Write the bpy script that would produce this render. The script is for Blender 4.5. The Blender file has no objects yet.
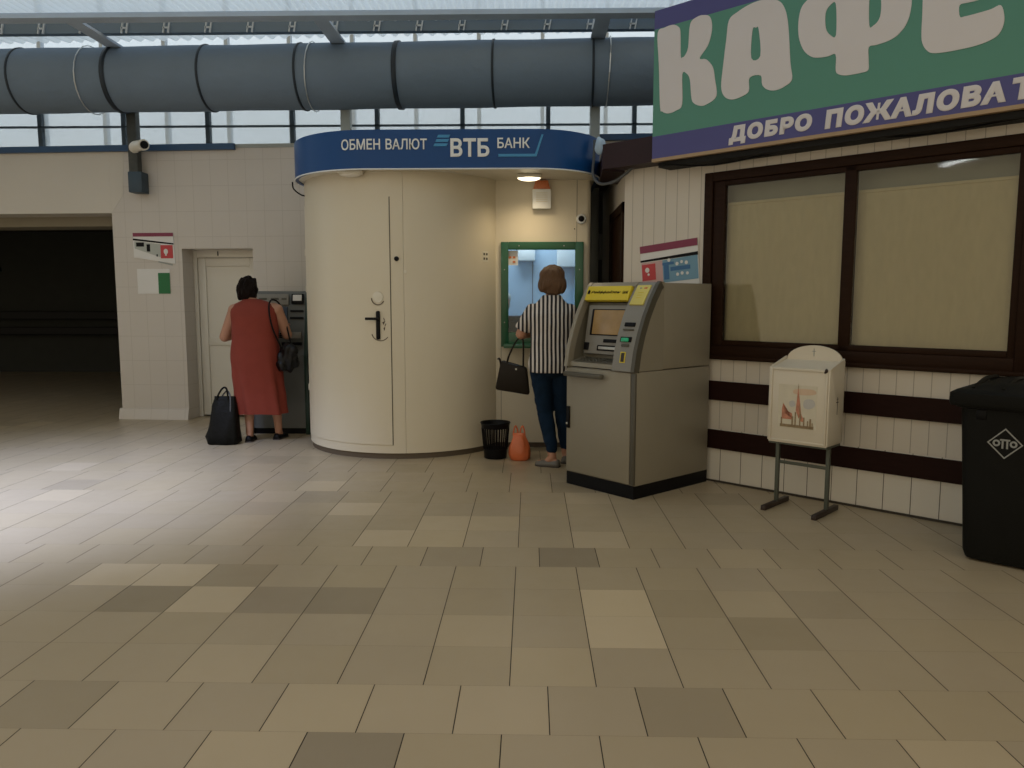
import bpy, bmesh, math, random
from mathutils import Vector, Matrix, noise
random.seed(7)
PI = math.pi
COL = bpy.context.scene.collection
SC = bpy.context.scene

# ------------------------------------------------------------------ materials
def srgb(r, g, b):
    f = lambda c: (c/255/12.92) if c/255 <= .04045 else ((c/255+.055)/1.055)**2.4
    return (f(r), f(g), f(b), 1)

def mat(name, col, rough=.5, metal=0, var=.06, scale=6, bump=0, bscale=60, spec=.5, coat=0, stretch=None):
    m = bpy.data.materials.new(name); m.use_nodes = True
    nt = m.node_tree; N = nt.nodes; L = nt.links
    b = N['Principled BSDF']
    b.inputs['Roughness'].default_value = rough; b.inputs['Metallic'].default_value = metal
    b.inputs['Specular IOR Level'].default_value = spec
    if coat: b.inputs['Coat Weight'].default_value = coat
    tc = N.new('ShaderNodeTexCoord')
    src = tc.outputs['Object']
    if stretch:
        mp = N.new('ShaderNodeMapping'); mp.inputs['Scale'].default_value = stretch
        L.new(src, mp.inputs['Vector']); src = mp.outputs['Vector']
    nz = N.new('ShaderNodeTexNoise'); nz.inputs['Scale'].default_value = scale; nz.inputs['Detail'].default_value = 4
    L.new(src, nz.inputs['Vector'])
    mx = N.new('ShaderNodeMix'); mx.data_type = 'RGBA'
    c = col
    mx.inputs['A'].default_value = (c[0]*(1-var), c[1]*(1-var), c[2]*(1-var), 1)
    mx.inputs['B'].default_value = (min(1, c[0]*(1+var)), min(1, c[1]*(1+var)), min(1, c[2]*(1+var)), 1)
    L.new(nz.outputs['Fac'], mx.inputs['Factor']); L.new(mx.outputs['Result'], b.inputs['Base Color'])
    if bump:
        n2 = N.new('ShaderNodeTexNoise'); n2.inputs['Scale'].default_value = bscale
        L.new(src, n2.inputs['Vector'])
        bp = N.new('ShaderNodeBump'); bp.inputs['Strength'].default_value = bump; bp.inputs['Distance'].default_value = .01
        L.new(n2.outputs['Fac'], bp.inputs['Height']); L.new(bp.outputs['Normal'], b.inputs['Normal'])
    return m

def emis(name, col, s):
    m = bpy.data.materials.new(name); m.use_nodes = True
    nt = m.node_tree; nt.nodes.clear()
    o = nt.nodes.new('ShaderNodeOutputMaterial'); e = nt.nodes.new('ShaderNodeEmission')
    e.inputs['Color'].default_value = col; e.inputs['Strength'].default_value = s
    nt.links.new(e.outputs[0], o.inputs[0]); return m

def glassy(name, tint=(.9, .93, .92, 1), ior=1.5, rough=.01):
    m = bpy.data.materials.new(name); m.use_nodes = True
    nt = m.node_tree; N = nt.nodes; L = nt.links; N.clear()
    o = N.new('ShaderNodeOutputMaterial'); t = N.new('ShaderNodeBsdfTransparent'); g = N.new('ShaderNodeBsdfGlossy')
    t.inputs[0].default_value = tint; g.inputs['Roughness'].default_value = rough
    f = N.new('ShaderNodeFresnel'); f.inputs[0].default_value = ior
    mx = N.new('ShaderNodeMixShader')
    L.new(f.outputs[0], mx.inputs[0]); L.new(t.outputs[0], mx.inputs[1]); L.new(g.outputs[0], mx.inputs[2]); L.new(mx.outputs[0], o.inputs[0])
    return m

def sheet_mat(name, col, transp, transl):
    """translucent plastic: part straight-through, part diffuse transmission, part diffuse"""
    m = bpy.data.materials.new(name); m.use_nodes = True
    nt = m.node_tree; N = nt.nodes; L = nt.links; N.clear()
    o = N.new('ShaderNodeOutputMaterial'); t = N.new('ShaderNodeBsdfTransparent'); d = N.new('ShaderNodeBsdfDiffuse'); tl = N.new('ShaderNodeBsdfTranslucent')
    for x in (d, tl): x.inputs[0].default_value = col
    t.inputs[0].default_value = (1, 1, 1, 1)
    nz = N.new('ShaderNodeTexNoise'); nz.inputs['Scale'].default_value = 1.3
    tc = N.new('ShaderNodeTexCoord'); L.new(tc.outputs['Object'], nz.inputs['Vector'])
    mm = N.new('ShaderNodeMath'); mm.operation = 'MULTIPLY_ADD'; mm.inputs[1].default_value = .25; mm.inputs[2].default_value = transl-.125
    L.new(nz.outputs['Fac'], mm.inputs[0])
    a = N.new('ShaderNodeMixShader'); L.new(mm.outputs[0], a.inputs[0])
    L.new(d.outputs[0], a.inputs[1]); L.new(tl.outputs[0], a.inputs[2])
    b = N.new('ShaderNodeMixShader'); b.inputs[0].default_value = transp
    L.new(a.outputs[0], b.inputs[1]); L.new(t.outputs[0], b.inputs[2]); L.new(b.outputs[0], o.inputs[0])
    return m

def grid_mat(name, base, groove, pw, ph, axes='XZ', gw=.006, rough=.35, var=.05, off=(0, 0), zsplit=None, bump=.3):
    """regular tile / board pattern in object space; pw, ph cell size (ph None = vertical boards)"""
    m = mat(name, base, rough, var=var, scale=3)
    nt = m.node_tree; N = nt.nodes; L = nt.links; b = N['Principled BSDF']
    tc = N.new('ShaderNodeTexCoord'); sp = N.new('ShaderNodeSeparateXYZ'); L.new(tc.outputs['Object'], sp.inputs[0])
    def M(op, a, c=None, d=None):
        n = N.new('ShaderNodeMath'); n.operation = op
        for i, v in enumerate((a, c, d)):
            if v is None: continue
            if isinstance(v, (int, float)): n.inputs[i].default_value = v
            else: L.new(v, n.inputs[i])
        return n.outputs[0]
    def line(out, p, o):
        fr = M('FRACT', M('DIVIDE', M('ADD', out, o+50*p), p))
        dist = M('ABSOLUTE', M('SUBTRACT', fr, .5))
        return M('GREATER_THAN', dist, .5-gw/p/2)
    g = line(sp.outputs[axes[0]], pw, off[0])
    if ph:
        g = M('MAXIMUM', g, line(sp.outputs[axes[1]], ph, off[1]))
    if zsplit is not None:
        g = M('MULTIPLY', g, M('LESS_THAN', sp.outputs['Z'], zsplit))
    old = b.inputs['Base Color'].links[0].from_socket
    mx = N.new('ShaderNodeMix'); mx.data_type = 'RGBA'
    L.new(g, mx.inputs['Factor']); L.new(old, mx.inputs['A']); mx.inputs['B'].default_value = groove
    L.new(mx.outputs['Result'], b.inputs['Base Color'])
    bp = N.new('ShaderNodeBump'); bp.inputs['Strength'].default_value = bump; bp.inputs['Distance'].default_value = .004; bp.invert = True
    L.new(g, bp.inputs['Height']); L.new(bp.outputs['Normal'], b.inputs['Normal'])
    return m

M_ = {}
def defm(k, *a, **kw): M_[k] = mat(k, *a, **kw)
defm('cream', (.645, .585, .455, 1), .36, var=.02, scale=2)
defm('cream_trim', (.70, .66, .55, 1), .4, var=.02)
defm('plinth', (.10, .075, .05, 1), .6)
defm('signblue', (.006, .06, .21, 1), .35, var=.03, spec=.3)
defm('signlight', (.04, .26, .52, 1), .4, var=.02)
defm('letter_white', (.78, .80, .80, 1), .4, var=.02)
defm('green', (.006, .085, .035, 1), .35, var=.08, coat=.3)
defm('black', (.004, .004, .005, 1), .4, var=.2, spec=.15)
defm('blackmatte', (.012, .012, .012, 1), .7, var=.25, bump=.2, spec=.2)
defm('binblack', (.006, .006, .005, 1), .6, var=.25, bump=.15, bscale=150, spec=.15)
defm('binmark', (.30, .31, .30, 1), .5, var=.1)
defm('orange', (.55, .16, .05, 1), .4)
defm('steel', (.30, .32, .30, 1), .45, .3, var=.15)
defm('galv', (.44, .53, .64, 1), .6, .0, var=.12)
defm('darksteel', (.035, .06, .085, 1), .5, .1, var=.2)
defm('bluesteel', (.10, .16, .24, 1), .6)
defm('lintel', (.26, .23, .17, 1), .8)
defm('rusty', (.055, .06, .055, 1), .6, .2, var=.4, scale=15)
defm('duct', (.16, .215, .28, 1), .9, 0, var=.10, scale=2.5, bump=.5, bscale=14)
defm('ductband', (.012, .022, .034, 1), .5, .1, var=.2)
defm('wire', (.6, .62, .62, 1), .3, .8)
defm('plaster', (.60, .56, .49, 1), .8, var=.05, scale=1.5, bump=.1)
defm('pvc', (.66, .63, .55, 1), .3, var=.02)
defm('bluetrim', (.012, .06, .15, 1), .4)
defm('brown', (.022, .0095, .0045, 1), .5, spec=.1, var=.35, scale=9, stretch=(1, 8, 8), bump=.15)
defm('maroon', (.026, .011, .013, 1), .5, spec=.25, var=.25, scale=5)
defm('board', (.018, .006, .004, 1), .5, spec=.1, var=.3, scale=8, stretch=(1, 6, 6), bump=.2)
defm('tan', (.38, .26, .15, 1), .6, var=.15, stretch=(1, 6, 6))
defm('blind', (.76, .68, .49, 1), .9, var=.10, scale=30, stretch=(1, 1, .35))
defm('seamline', (.22, .18, .12, 1), .6)
defm('gap_shade', (.01, .01, .01, 1), .9)  # near-black, stands in for the shade below the cafe sign
defm('sgreen', (.085, .26, .19, 1), .5, var=.04, scale=1.5)
defm('spurple', (.07, .068, .225, 1), .5, var=.06)
defm('sletter', (.66, .62, .61, 1), .5, var=.03)
defm('atm', (.255, .228, .172, 1), .45, .05, var=.06, scale=4, bump=.05, bscale=300)
defm('atmdark', (.08, .072, .052, 1), .45, .1, var=.08)
defm('atmlight', (.22, .208, .18, 1), .45, .0, var=.05)
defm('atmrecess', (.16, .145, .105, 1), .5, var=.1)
defm('yellow', (.64, .50, .02, 1), .45, var=.03)
defm('yellowpale', (.62, .53, .13, 1), .5, var=.05)
defm('screen', (.34, .215, .085, 1), .2, var=.25, scale=12)
defm('keys', (.45, .44, .40, 1), .35, .4)
defm('slotgreen', (.02, .42, .20, 1), .3)
defm('atmgrey', (.12, .125, .115, 1), .5, .0, var=.05)
defm('atmgreen', (.008, .035, .022, 1), .4)
defm('dress', (.20, .028, .014, 1), .85, var=.10, scale=12, bump=.15, bscale=90)
defm('skin', (.40, .205, .13, 1), .5, var=.08, scale=10)
defm('skin2', (.44, .22, .14, 1), .5, var=.08, scale=10)
defm('hairdark', (.009, .005, .004, 1), .6, spec=.12, var=.5, scale=60, stretch=(3, 3, .6), bump=.8, bscale=120)
defm('hairbrown', (.125, .066, .032, 1), .55, spec=.3, var=.45, scale=50, stretch=(3, 3, .5), bump=.8, bscale=110)
defm('jeans', (.005, .018, .042, 1), .9, spec=.2, var=.3, scale=14, bump=.3, bscale=60)
defm('shoe', (.13, .12, .105, 1), .6)
defm('sole', (.05, .04, .035, 1), .7)
defm('bagbrown', (.012, .008, .005, 1), .45, spec=.2, var=.2)
defm('bagblack', (.003, .003, .0035, 1), .32, spec=.25, var=.3, bump=.6, bscale=40)
defm('tote', (.0055, .0055, .0045, 1), .5, var=.3, bump=.5, bscale=18, spec=.12)
defm('strapgrey', (.08, .085, .09, 1), .5)
defm('boxwhite', (.62, .56, .45, 1), .42, var=.06, scale=5)
defm('boxgreen', (.09, .10, .08, 1), .5, .3, var=.2)
defm('feet', (.03, .018, .014, 1), .5)
defm('paper', (.70, .69, .66, 1), .7, var=.03)
defm('magenta', (.22, .03, .07, 1), .5)
defm('red', (.50, .045, .05, 1), .5, var=.06)
defm('postblue', (.16, .31, .42, 1), .5, var=.1)
defm('postblue2', (.04, .14, .30, 1), .5)
defm('pinkpaper', (.55, .36, .34, 1), .6)
defm('greypaper', (.42, .44, .40, 1), .6)
defm('postgreen', (.01, .15, .045, 1), .5)
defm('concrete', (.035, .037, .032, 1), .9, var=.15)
defm('interior', (.44, .58, .72, 1), .6, var=.02)
defm('interiordark', (.03, .045, .07, 1), .6)
defm('tellershirt', (.20, .23, .27, 1), .8)
M_['lampglow'] = emis('lampglow', (1, .86, .58, 1), 3.2)
M_['lampoff'] = mat('lampoff', (.72, .68, .58, 1), .3)
M_['tube'] = emis('tube', (.95, .97, 1, 1), 9)
M_['intlamp'] = emis('intlamp', (.75, .88, 1, 1), 2.5)
M_['glass'] = glassy('glass', ior=1.45)
M_['cafeglass'] = glassy('cafeglass', tint=(.90, .90, .86, 1), ior=1.5, rough=.03)
M_['roofsheet'] = sheet_mat('roofsheet', (.66, .79, .93, 1), .15, .75)
M_['polycarb'] = sheet_mat('polycarb', (.88, .92, .93, 1), .45, .85)
M_['polycarb2'] = sheet_mat('polycarb2', (.86, .92, .93, 1), .72, .75)
M_['backtile'] = grid_mat('backtile', (.56, .52, .47, 1), (.47, .43, .38, 1), .2, .275, gw=.005, rough=.4, var=.04, off=(4.65, -.12))
M_['cladding'] = grid_mat('cladding', (.62, .565, .48, 1), (.36, .32, .26, 1), .101, None, gw=.005, rough=.5, var=.03, off=(.05, 0))
M_['lowtile'] = grid_mat('lowtile', (.66, .62, .54, 1), (.10, .085, .06, 1), .1645, None, gw=.005, rough=.35, var=.04, off=(-.067, 0))

def plasticbag():
    m = mat('plasticbag', (.70, .17, .06, 1), .35, var=.2, scale=9, bump=.6, bscale=25)
    m.node_tree.nodes['Principled BSDF'].inputs['Transmission Weight'].default_value = .12
    return m
M_['plasticbag'] = plasticbag()

def stripes():
    m = mat('stripes', (.62, .58, .54, 1), .85, var=.03)
    nt = m.node_tree; N = nt.nodes; L = nt.links; b = N['Principled BSDF']
    tc = N.new('ShaderNodeTexCoord'); w = N.new('ShaderNodeTexWave')
    w.wave_type = 'BANDS'; w.bands_direction = 'X'; w.inputs['Scale'].default_value = 9.6; w.inputs['Distortion'].default_value = .9
    w.inputs['Detail'].default_value = 1; w.inputs['Detail Scale'].default_value = .5
    L.new(tc.outputs['Object'], w.inputs['Vector'])
    r = N.new('ShaderNodeValToRGB'); r.color_ramp.elements[0].position = .50; r.color_ramp.elements[1].position = .60
    r.color_ramp.elements[0].color = (.012, .011, .014, 1); r.color_ramp.elements[1].color = (.62, .57, .53, 1)
    L.new(w.outputs['Fac'], r.inputs[0]); L.new(r.outputs[0], b.inputs['Base Color'])
    return m
M_['stripes'] = stripes()

def floor_mat():
    m = mat('floortile', (.94, .94, .94, 1), .33, var=.085, scale=1.6)
    nt = m.node_tree; N = nt.nodes; L = nt.links; b = N['Principled BSDF']
    a = N.new('ShaderNodeAttribute'); a.attribute_name = 'tile'
    old = b.inputs['Base Color'].links[0].from_socket
    mx = N.new('ShaderNodeMix'); mx.data_type = 'RGBA'; mx.blend_type = 'MULTIPLY'; mx.inputs['Factor'].default_value = 1
    L.new(a.outputs['Color'], mx.inputs['A']); L.new(old, mx.inputs['B']); L.new(mx.outputs['Result'], b.inputs['Base Color'])
    nz = N.new('ShaderNodeTexNoise'); nz.inputs['Scale'].default_value = 7; nz.inputs['Detail'].default_value = 5
    mr = N.new('ShaderNodeMapRange'); mr.inputs['To Min'].default_value = .26; mr.inputs['To Max'].default_value = .46
    tc = N.new('ShaderNodeTexCoord'); L.new(tc.outputs['Object'], nz.inputs['Vector'])
    L.new(nz.outputs['Fac'], mr.inputs['Value']); L.new(mr.outputs['Result'], b.inputs['Roughness'])
    b.inputs['Specular IOR Level'].default_value = .4
    return m
M_['floortile'] = floor_mat()
defm('grout', (.045, .036, .026, 1), .9)

# ------------------------------------------------------------------ mesh helpers
def link(name, bm, m, parent=None, smooth=False, loc=None, rot=None):
    me = bpy.data.meshes.new(name)
    bmesh.ops.recalc_face_normals(bm, faces=bm.faces)
    bm.to_mesh(me); bm.free()
    for x in (m if isinstance(m, (list, tuple)) else [m]): me.materials.append(M_[x] if isinstance(x, str) else x)
    if smooth:
        for p in me.polygons: p.use_smooth = True
        if smooth != 'all':
            try:
                me.set_sharp_from_angle(angle=math.radians(38))
            except Exception: pass
    o = bpy.data.objects.new(name, me); COL.objects.link(o)
    if parent is not None: o.parent = parent
    if loc is not None: o.location = loc
    if rot is not None: o.rotation_euler = (0, 0, rot)
    return o

def tag(o, label, cat, group=None):
    o['label'] = label; o['category'] = cat
    if group: o['group'] = group
    return o
def thing(name, label, cat, loc=(0, 0, 0), rot=0, group=None):
    o = bpy.data.objects.new(name, None); COL.objects.link(o)
    o.location = loc; o.rotation_euler = (0, 0, rot); o.empty_display_size = .1
    return tag(o, label, cat, group)
def struct(name, bm, m, loc=None, rot=None, smooth=False, parent=None):
    o = link(name, bm, m, parent, smooth, loc, rot)
    if parent is None: o['kind'] = 'structure'
    return o
def B(): return bmesh.new()

def box(bm, x0, x1, y0, y1, z0, z1, bev=0, seg=2, mi=0, mtx=None):
    t = bmesh.new()
    bmesh.ops.create_cube(t, size=1)
    for v in t.verts:
        v.co = Vector(((x0+x1)/2+v.co.x*(x1-x0), (y0+y1)/2+v.co.y*(y1-y0), (z0+z1)/2+v.co.z*(z1-z0)))
    if bev: bmesh.ops.bevel(t, geom=list(t.edges), offset=bev, segments=seg, affect='EDGES', profile=.5)
    merge(bm, t, mi, mtx); return bm
def merge(bm, t, mi=0, mtx=None):
    if mtx is not None: t.transform(mtx)
    vm = {v: bm.verts.new(v.co) for v in t.verts}
    for f in t.faces:
        try:
            nf = bm.faces.new([vm[v] for v in f.verts]); nf.material_index = mi
        except ValueError: pass
    t.free()
def prism(bm, pts, z0, z1, plane='XY', mi=0, mtx=None, bev=0):
    """extrude polygon; plane 'XZ' : pts are (x,z), z0/z1 are y; 'YZ': pts (y,z), z0/z1 are x"""
    t = bmesh.new()
    def P(a, b, c): return Vector((a, b, c)) if plane == 'XY' else Vector((a, c, b)) if plane == 'XZ' else Vector((c, a, b))
    lo = [t.verts.new(P(a, b, z0)) for a, b in pts]; hi = [t.verts.new(P(a, b, z1)) for a, b in pts]
    n = len(pts)
    caps = [t.faces.new(lo[::-1]), t.faces.new(hi)]
    for i in range(n): t.faces.new((lo[i], lo[(i+1) % n], hi[(i+1) % n], hi[i]))
    if bev: bmesh.ops.bevel(t, geom=list(t.edges), offset=bev, segments=2, affect='EDGES', profile=.5)
    else: bmesh.ops.triangulate(t, faces=caps)
    merge(bm, t, mi, mtx); return bm
def frame_of(d):
    d = d.normalized(); a = Vector((0, 0, 1)) if abs(d.z) < .9 else Vector((1, 0, 0))
    s = d.cross(a).normalized(); return s, s.cross(d).normalized()
def loft(bm, rings, cap=True, closed=True, mi=0):
    vs = [[bm.verts.new(p) for p in r] for r in rings]
    n = len(vs[0])
    for a, b in zip(vs, vs[1:]):
        for i in range(n if closed else n-1):
            j = (i+1) % n
            f = bm.faces.new((a[i], a[j], b[j], b[i])); f.material_index = mi
    if cap:
        for r in (vs[0][::-1], vs[-1]):
            f = bm.faces.new(r); f.material_index = mi
    return bm
def tube(bm, pts, r, n=10, mi=0, cap=True, square=False):
    pts = [Vector(p) for p in pts]
    rs = r if isinstance(r, (list, tuple)) else [r]*len(pts)
    rings = []; up = None
    for i, p in enumerate(pts):
        d = (pts[min(i+1, len(pts)-1)]-pts[max(i-1, 0)]).normalized()
        if up is None: s, up = frame_of(d)
        else:
            s = d.cross(up).normalized(); up = s.cross(d).normalized()
        rings.append([p+(s*math.cos(2*PI*k/n+(PI/4 if square else 0))+up*math.sin(2*PI*k/n+(PI/4 if square else 0)))*rs[i] for k in range(n)])
    return loft(bm, rings, cap, mi=mi)
def spline(pts, n=8):
    P = [Vector(p) for p in pts]; P = [P[0]*2-P[1]]+P+[P[-1]*2-P[-2]]; out = []
    for i in range(1, len(P)-2):
        for k in range(n):
            t = k/n; a, b, c, d = P[i-1:i+3]
            out.append(.5*((2*b)+(c-a)*t+(2*a-5*b+4*c-d)*t*t+(3*b-a-3*c+d)*t**3))
    out.append(P[-2]); return out
def ell(bm, c, r, mtx=None, u=20, v=12, mi=0):
    t = bmesh.new(); bmesh.ops.create_uvsphere(t, u_segments=u, v_segments=v, radius=1)
    for w in t.verts: w.co = Vector((w.co.x*r[0], w.co.y*r[1], w.co.z*r[2]))
    if mtx is not None: t.transform(mtx)
    t.transform(Matrix.Translation(c)); merge(bm, t, mi); return bm
def lathe(bm, prof, c=(0, 0, 0), n=28, mi=0, cap=True, axis='Z'):
    rings = []
    for r, z in prof:
        ring = []
        for k in range(n):
            a = 2*PI*k/n; x, y = r*math.cos(a), r*math.sin(a)
            ring.append(Vector((c[0]+x, c[1]+y, c[2]+z)) if axis == 'Z' else Vector((c[0]+x, c[1]+z, c[2]+y)) if axis == 'Y' else Vector((c[0]+z, c[1]+x, c[2]+y)))
        rings.append(ring)
    return loft(bm, rings, cap, mi=mi)
def disc(bm, c, r, t, axis='Y', n=24, mi=0): return lathe(bm, [(r, 0), (r, t)], c, n, mi, True, axis)

def cr(pts, n=5):
    """closed catmull-rom through 2d pts"""
    out = []; m = len(pts)
    for i in range(m):
        a, b, c, d = (Vector(pts[(i+k-1) % m]) for k in range(4))
        for k in range(n):
            t = k/n; out.append(.5*((2*b)+(c-a)*t+(2*a-5*b+4*c-d)*t*t+(3*b-a-3*c+d)*t**3))
    return [(p.x, p.y) for p in out]

def curve_mesh(loops, depth, y=0, smooth_pts=4):
    """filled 2d outline with holes -> bmesh in XZ plane facing -Y"""
    cu = bpy.data.curves.new('tmp', 'CURVE'); cu.dimensions = '2D'; cu.fill_mode = 'BOTH'; cu.extrude = depth/2
    for lp in loops:
        pts = cr(lp, smooth_pts) if smooth_pts > 1 else lp
        s = cu.splines.new('POLY'); s.points.add(len(pts)-1); s.use_cyclic_u = True
        for q, p in zip(s.points, pts): q.co = (p[0], p[1], 0, 1)
    return _cu2bm(cu, y)
def _cu2bm(cu, y):
    ob = bpy.data.objects.new('tmp', cu); COL.objects.link(ob)
    bpy.context.view_layer.update()
    me = bpy.data.meshes.new_from_object(ob.evaluated_get(bpy.context.evaluated_depsgraph_get()))
    bm = bmesh.new(); bm.from_mesh(me)
    bpy.data.objects.remove(ob); bpy.data.meshes.remove(me)
    for v in bm.verts: v.co = Vector((v.co.x, y-v.co.z, v.co.y))
    return bm
def text_bm(s, x0, x1, z0, z1, depth=.004, y=0, bold=.0, shear=0, spacing=1.0):
    cu = bpy.data.curves.new('tmp', 'FONT'); cu.body = s; cu.size = 1; cu.extrude = depth/2; cu.bevel_depth = bold; cu.bevel_resolution = 1; cu.shear = shear
    cu.space_character = spacing; cu.resolution_u = 4
    bm = _cu2bm(cu, 0)
    ys = [v.co.y for v in bm.verts]; k_ = depth/max(1e-6, max(ys)-min(ys))
    for v in bm.verts: v.co.y *= k_
    xs = [v.co.x for v in bm.verts]; zs = [v.co.z for v in bm.verts]
    a, b, c, d = min(xs), max(xs), min(zs), max(zs)
    for v in bm.verts:
        v.co.x = x0+(v.co.x-a)/(b-a)*(x1-x0); v.co.z = z0+(v.co.z-c)/(d-c)*(z1-z0); v.co.y += y
    return bm

def remesh(bm, voxel=.01, smooth=3, fn=None):
    me = bpy.data.meshes.new('tmp'); bm.to_mesh(me); bm.free()
    ob = bpy.data.objects.new('tmp', me); COL.objects.link(ob)
    md = ob.modifiers.new('r', 'REMESH'); md.mode = 'VOXEL'; md.voxel_size = voxel
    if smooth:
        s = ob.modifiers.new('s', 'SMOOTH'); s.iterations = smooth; s.factor = .5
    bpy.context.view_layer.update()
    m2 = bpy.data.meshes.new_from_object(ob.evaluated_get(bpy.context.evaluated_depsgraph_get()))
    out = bmesh.new(); out.from_mesh(m2)
    bpy.data.objects.remove(ob); bpy.data.meshes.remove(me); bpy.data.meshes.remove(m2)
    if fn:
        for v in out.verts: v.co = fn(v.co.copy())
    return out
def cap_(bm, p0, p1, r0, r1, n=14):
    p0, p1 = Vector(p0), Vector(p1)
    tube(bm, [p0, p1], [r0, r1], n); ell(bm, p0, (r0,)*3, u=n, v=8); ell(bm, p1, (r1,)*3, u=n, v=8)

# ------------------------------------------------------------------ FLOOR
P = .305
def build_floor():
    bm = B(); cl = bm.loops.layers.float_color.new('tile')
    rnd = random.Random(3)
    base = Vector((.425, .34, .222))
    offs = {}
    def off(r):
        # row groups share an offset as laid in the hall
        if 0 <= r <= 3: return .236
        if r == 4: return .052
        if r == -1: return .065
        if r == -2: return .219
        if 5 <= r <= 8: return .243
        k = (r+40)//3
        if k not in offs: offs[k] = random.Random(k*13).choice([.236, .09, .16, .236, .2])
        return offs[k]
    special = {}
    def sp(px, row, c): special[(row, px)] = c
    y0 = 2.577; gx, gy = .0018, .0003
    nrow = {}
    for r in range(-22, 42):
        ya = y0+r*P; yb = ya+P
        o = off(r)
        i0, i1 = (-34, 26) if ya < 9 else (-50, 20)
        for i in range(i0, i1):
            xa = o+i*P; xb = xa+P; xm, ym = (xa+xb)/2, (ya+yb)/2
            k = rnd.random(); f = 1+rnd.uniform(-.02, .02)
            if k > .93: f *= 1.12
            elif k < .03: f *= .86
            # the repaired light and dark tiles one can see in the floor
            for (sx, sy, sf) in SPOTS:
                if abs(xm-sx) < .153 and abs(ym-sy) < .153: f = sf
            tint = rnd.uniform(-.006, .006)
            c = (base.x*f+tint*.3, base.y*f, base.z*f-tint, 1)
            fa = bm.faces.new([bm.verts.new((x, y, 0)) for x, y in ((xa+gx, ya+gy), (xb-gx, ya+gy), (xb-gx, yb-gy), (xa+gx, yb-gy))])
            for l in fa.loops: l[cl] = c
    n = len(bm.faces)
    g = bm.faces.new([bm.verts.new((x, y, -.004)) for x, y in ((-15.5, -4.2), (8.3, -4.2), (8.3, 15.5), (-15.5, 15.5))]); g.material_index = 1
    o = struct('floor', bm, ['floortile', 'grout'])
    return o
def gp(x, y):   # floor point seen at a place in the frame (used only to note which tiles are off-colour)
    F = 770; H = 1.35; yaw = math.atan(18/F); p = math.atan(84/F)
    fw = Vector((-math.sin(yaw)*math.cos(p), math.cos(yaw)*math.cos(p), -math.sin(p))); rt = Vector((math.cos(yaw), math.sin(yaw), 0)); up = rt.cross(fw)
    d = fw+rt*((x-512)/F)+up*((384-y)/F); return d.x*-H/d.z, d.y*-H/d.z
SPOTS = [gp(x, y)+(f,) for x, y, f in (
    (142, 600, .72), (277, 600, .80), (342, 600, .72), (568, 557, .72), (607, 600, 1.36), (612, 632, 1.36), (222, 600, 1.25), (190, 577, 1.3), (115, 577, 1.25),
    (694, 716, .82), (345, 750, .72), (20, 700, .85), (452, 556, .88), (385, 538, 1.28), (440, 522, 1.25), (440, 540, 1.2), (500, 540, 1.1), (500, 522, 1.2), (470, 610, .95), (410, 716, 1.08),
    (330, 490, 1.2), (355, 510, 1.25), (310, 502, .9), (395, 500, .95), (720, 610, .92), (860, 610, .9), (760, 605, 1.08), (730, 556, 1.1), (590, 536, 1.15), (540, 522, .98), (60, 440, 1.1), (130, 715, 1.05))]
build_floor()

# ------------------------------------------------------------------ BACK WALL, DARK HALL, CLERESTORY
def wy(x): return 8.58-.06*(x+4.2)
WR = math.atan(-.06)
# local wall frame: x along wall, y into wall; origin at x=-4.65 on the wall face
WO = Vector((-4.65, wy(-4.65), 0))
bm = B()
# tiled piece with door recess
box(bm, 0, .79, 0, .34, 0, 2.31); box(bm, .79, 1.60, 0, .34, 1.915, 2.31); box(bm, 1.60, 4.2, 0, .34, 0, 2.31)
box(bm, 0, 4.2, 0, .34, 2.31, 3.0)
struct('wall_back', bm, 'backtile', WO, WR)
bm = B(); box(bm, -9.5, 0, -.004, .34, 2.31, 3.0)
prism(bm, [(0, 2.31), (.14, 2.50), (.16, 2.75), (.18, 3.0), (0, 3.0)], -.003, 0, 'XZ')
box(bm, 4.2, 8.5, 0, .34, 2.6, 3.0)
struct('wall_back', bm, 'plaster', WO, WR)
bm = B(); prism(bm, [(0, 0), (-.035, 0), (-.03, .03), (-.008, .12), (0, .125)], -.03, .79, 'YZ'); prism(bm, [(0, 0), (-.035, 0), (-.03, .03), (-.008, .12), (0, .125)], 1.6, 4.2, 'YZ')
struct('baseboard_back', bm, 'backtile', WO, WR)
bm = B(); box(bm, -9.5, 1.45, -.05, .1, 2.97, 3.035); struct('trim_1', bm, 'bluetrim', WO, WR)
bm = B(); box(bm, 4.0, 8.5, -.05, .1, 3.0, 3.06); struct('trim_2', bm, 'bluetrim', WO, WR)
bm = B(); box(bm, 1.45, 4.0, -.01, .1, 2.99, 3.03); struct('trim_3', bm, 'steel', WO, WR)
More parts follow.
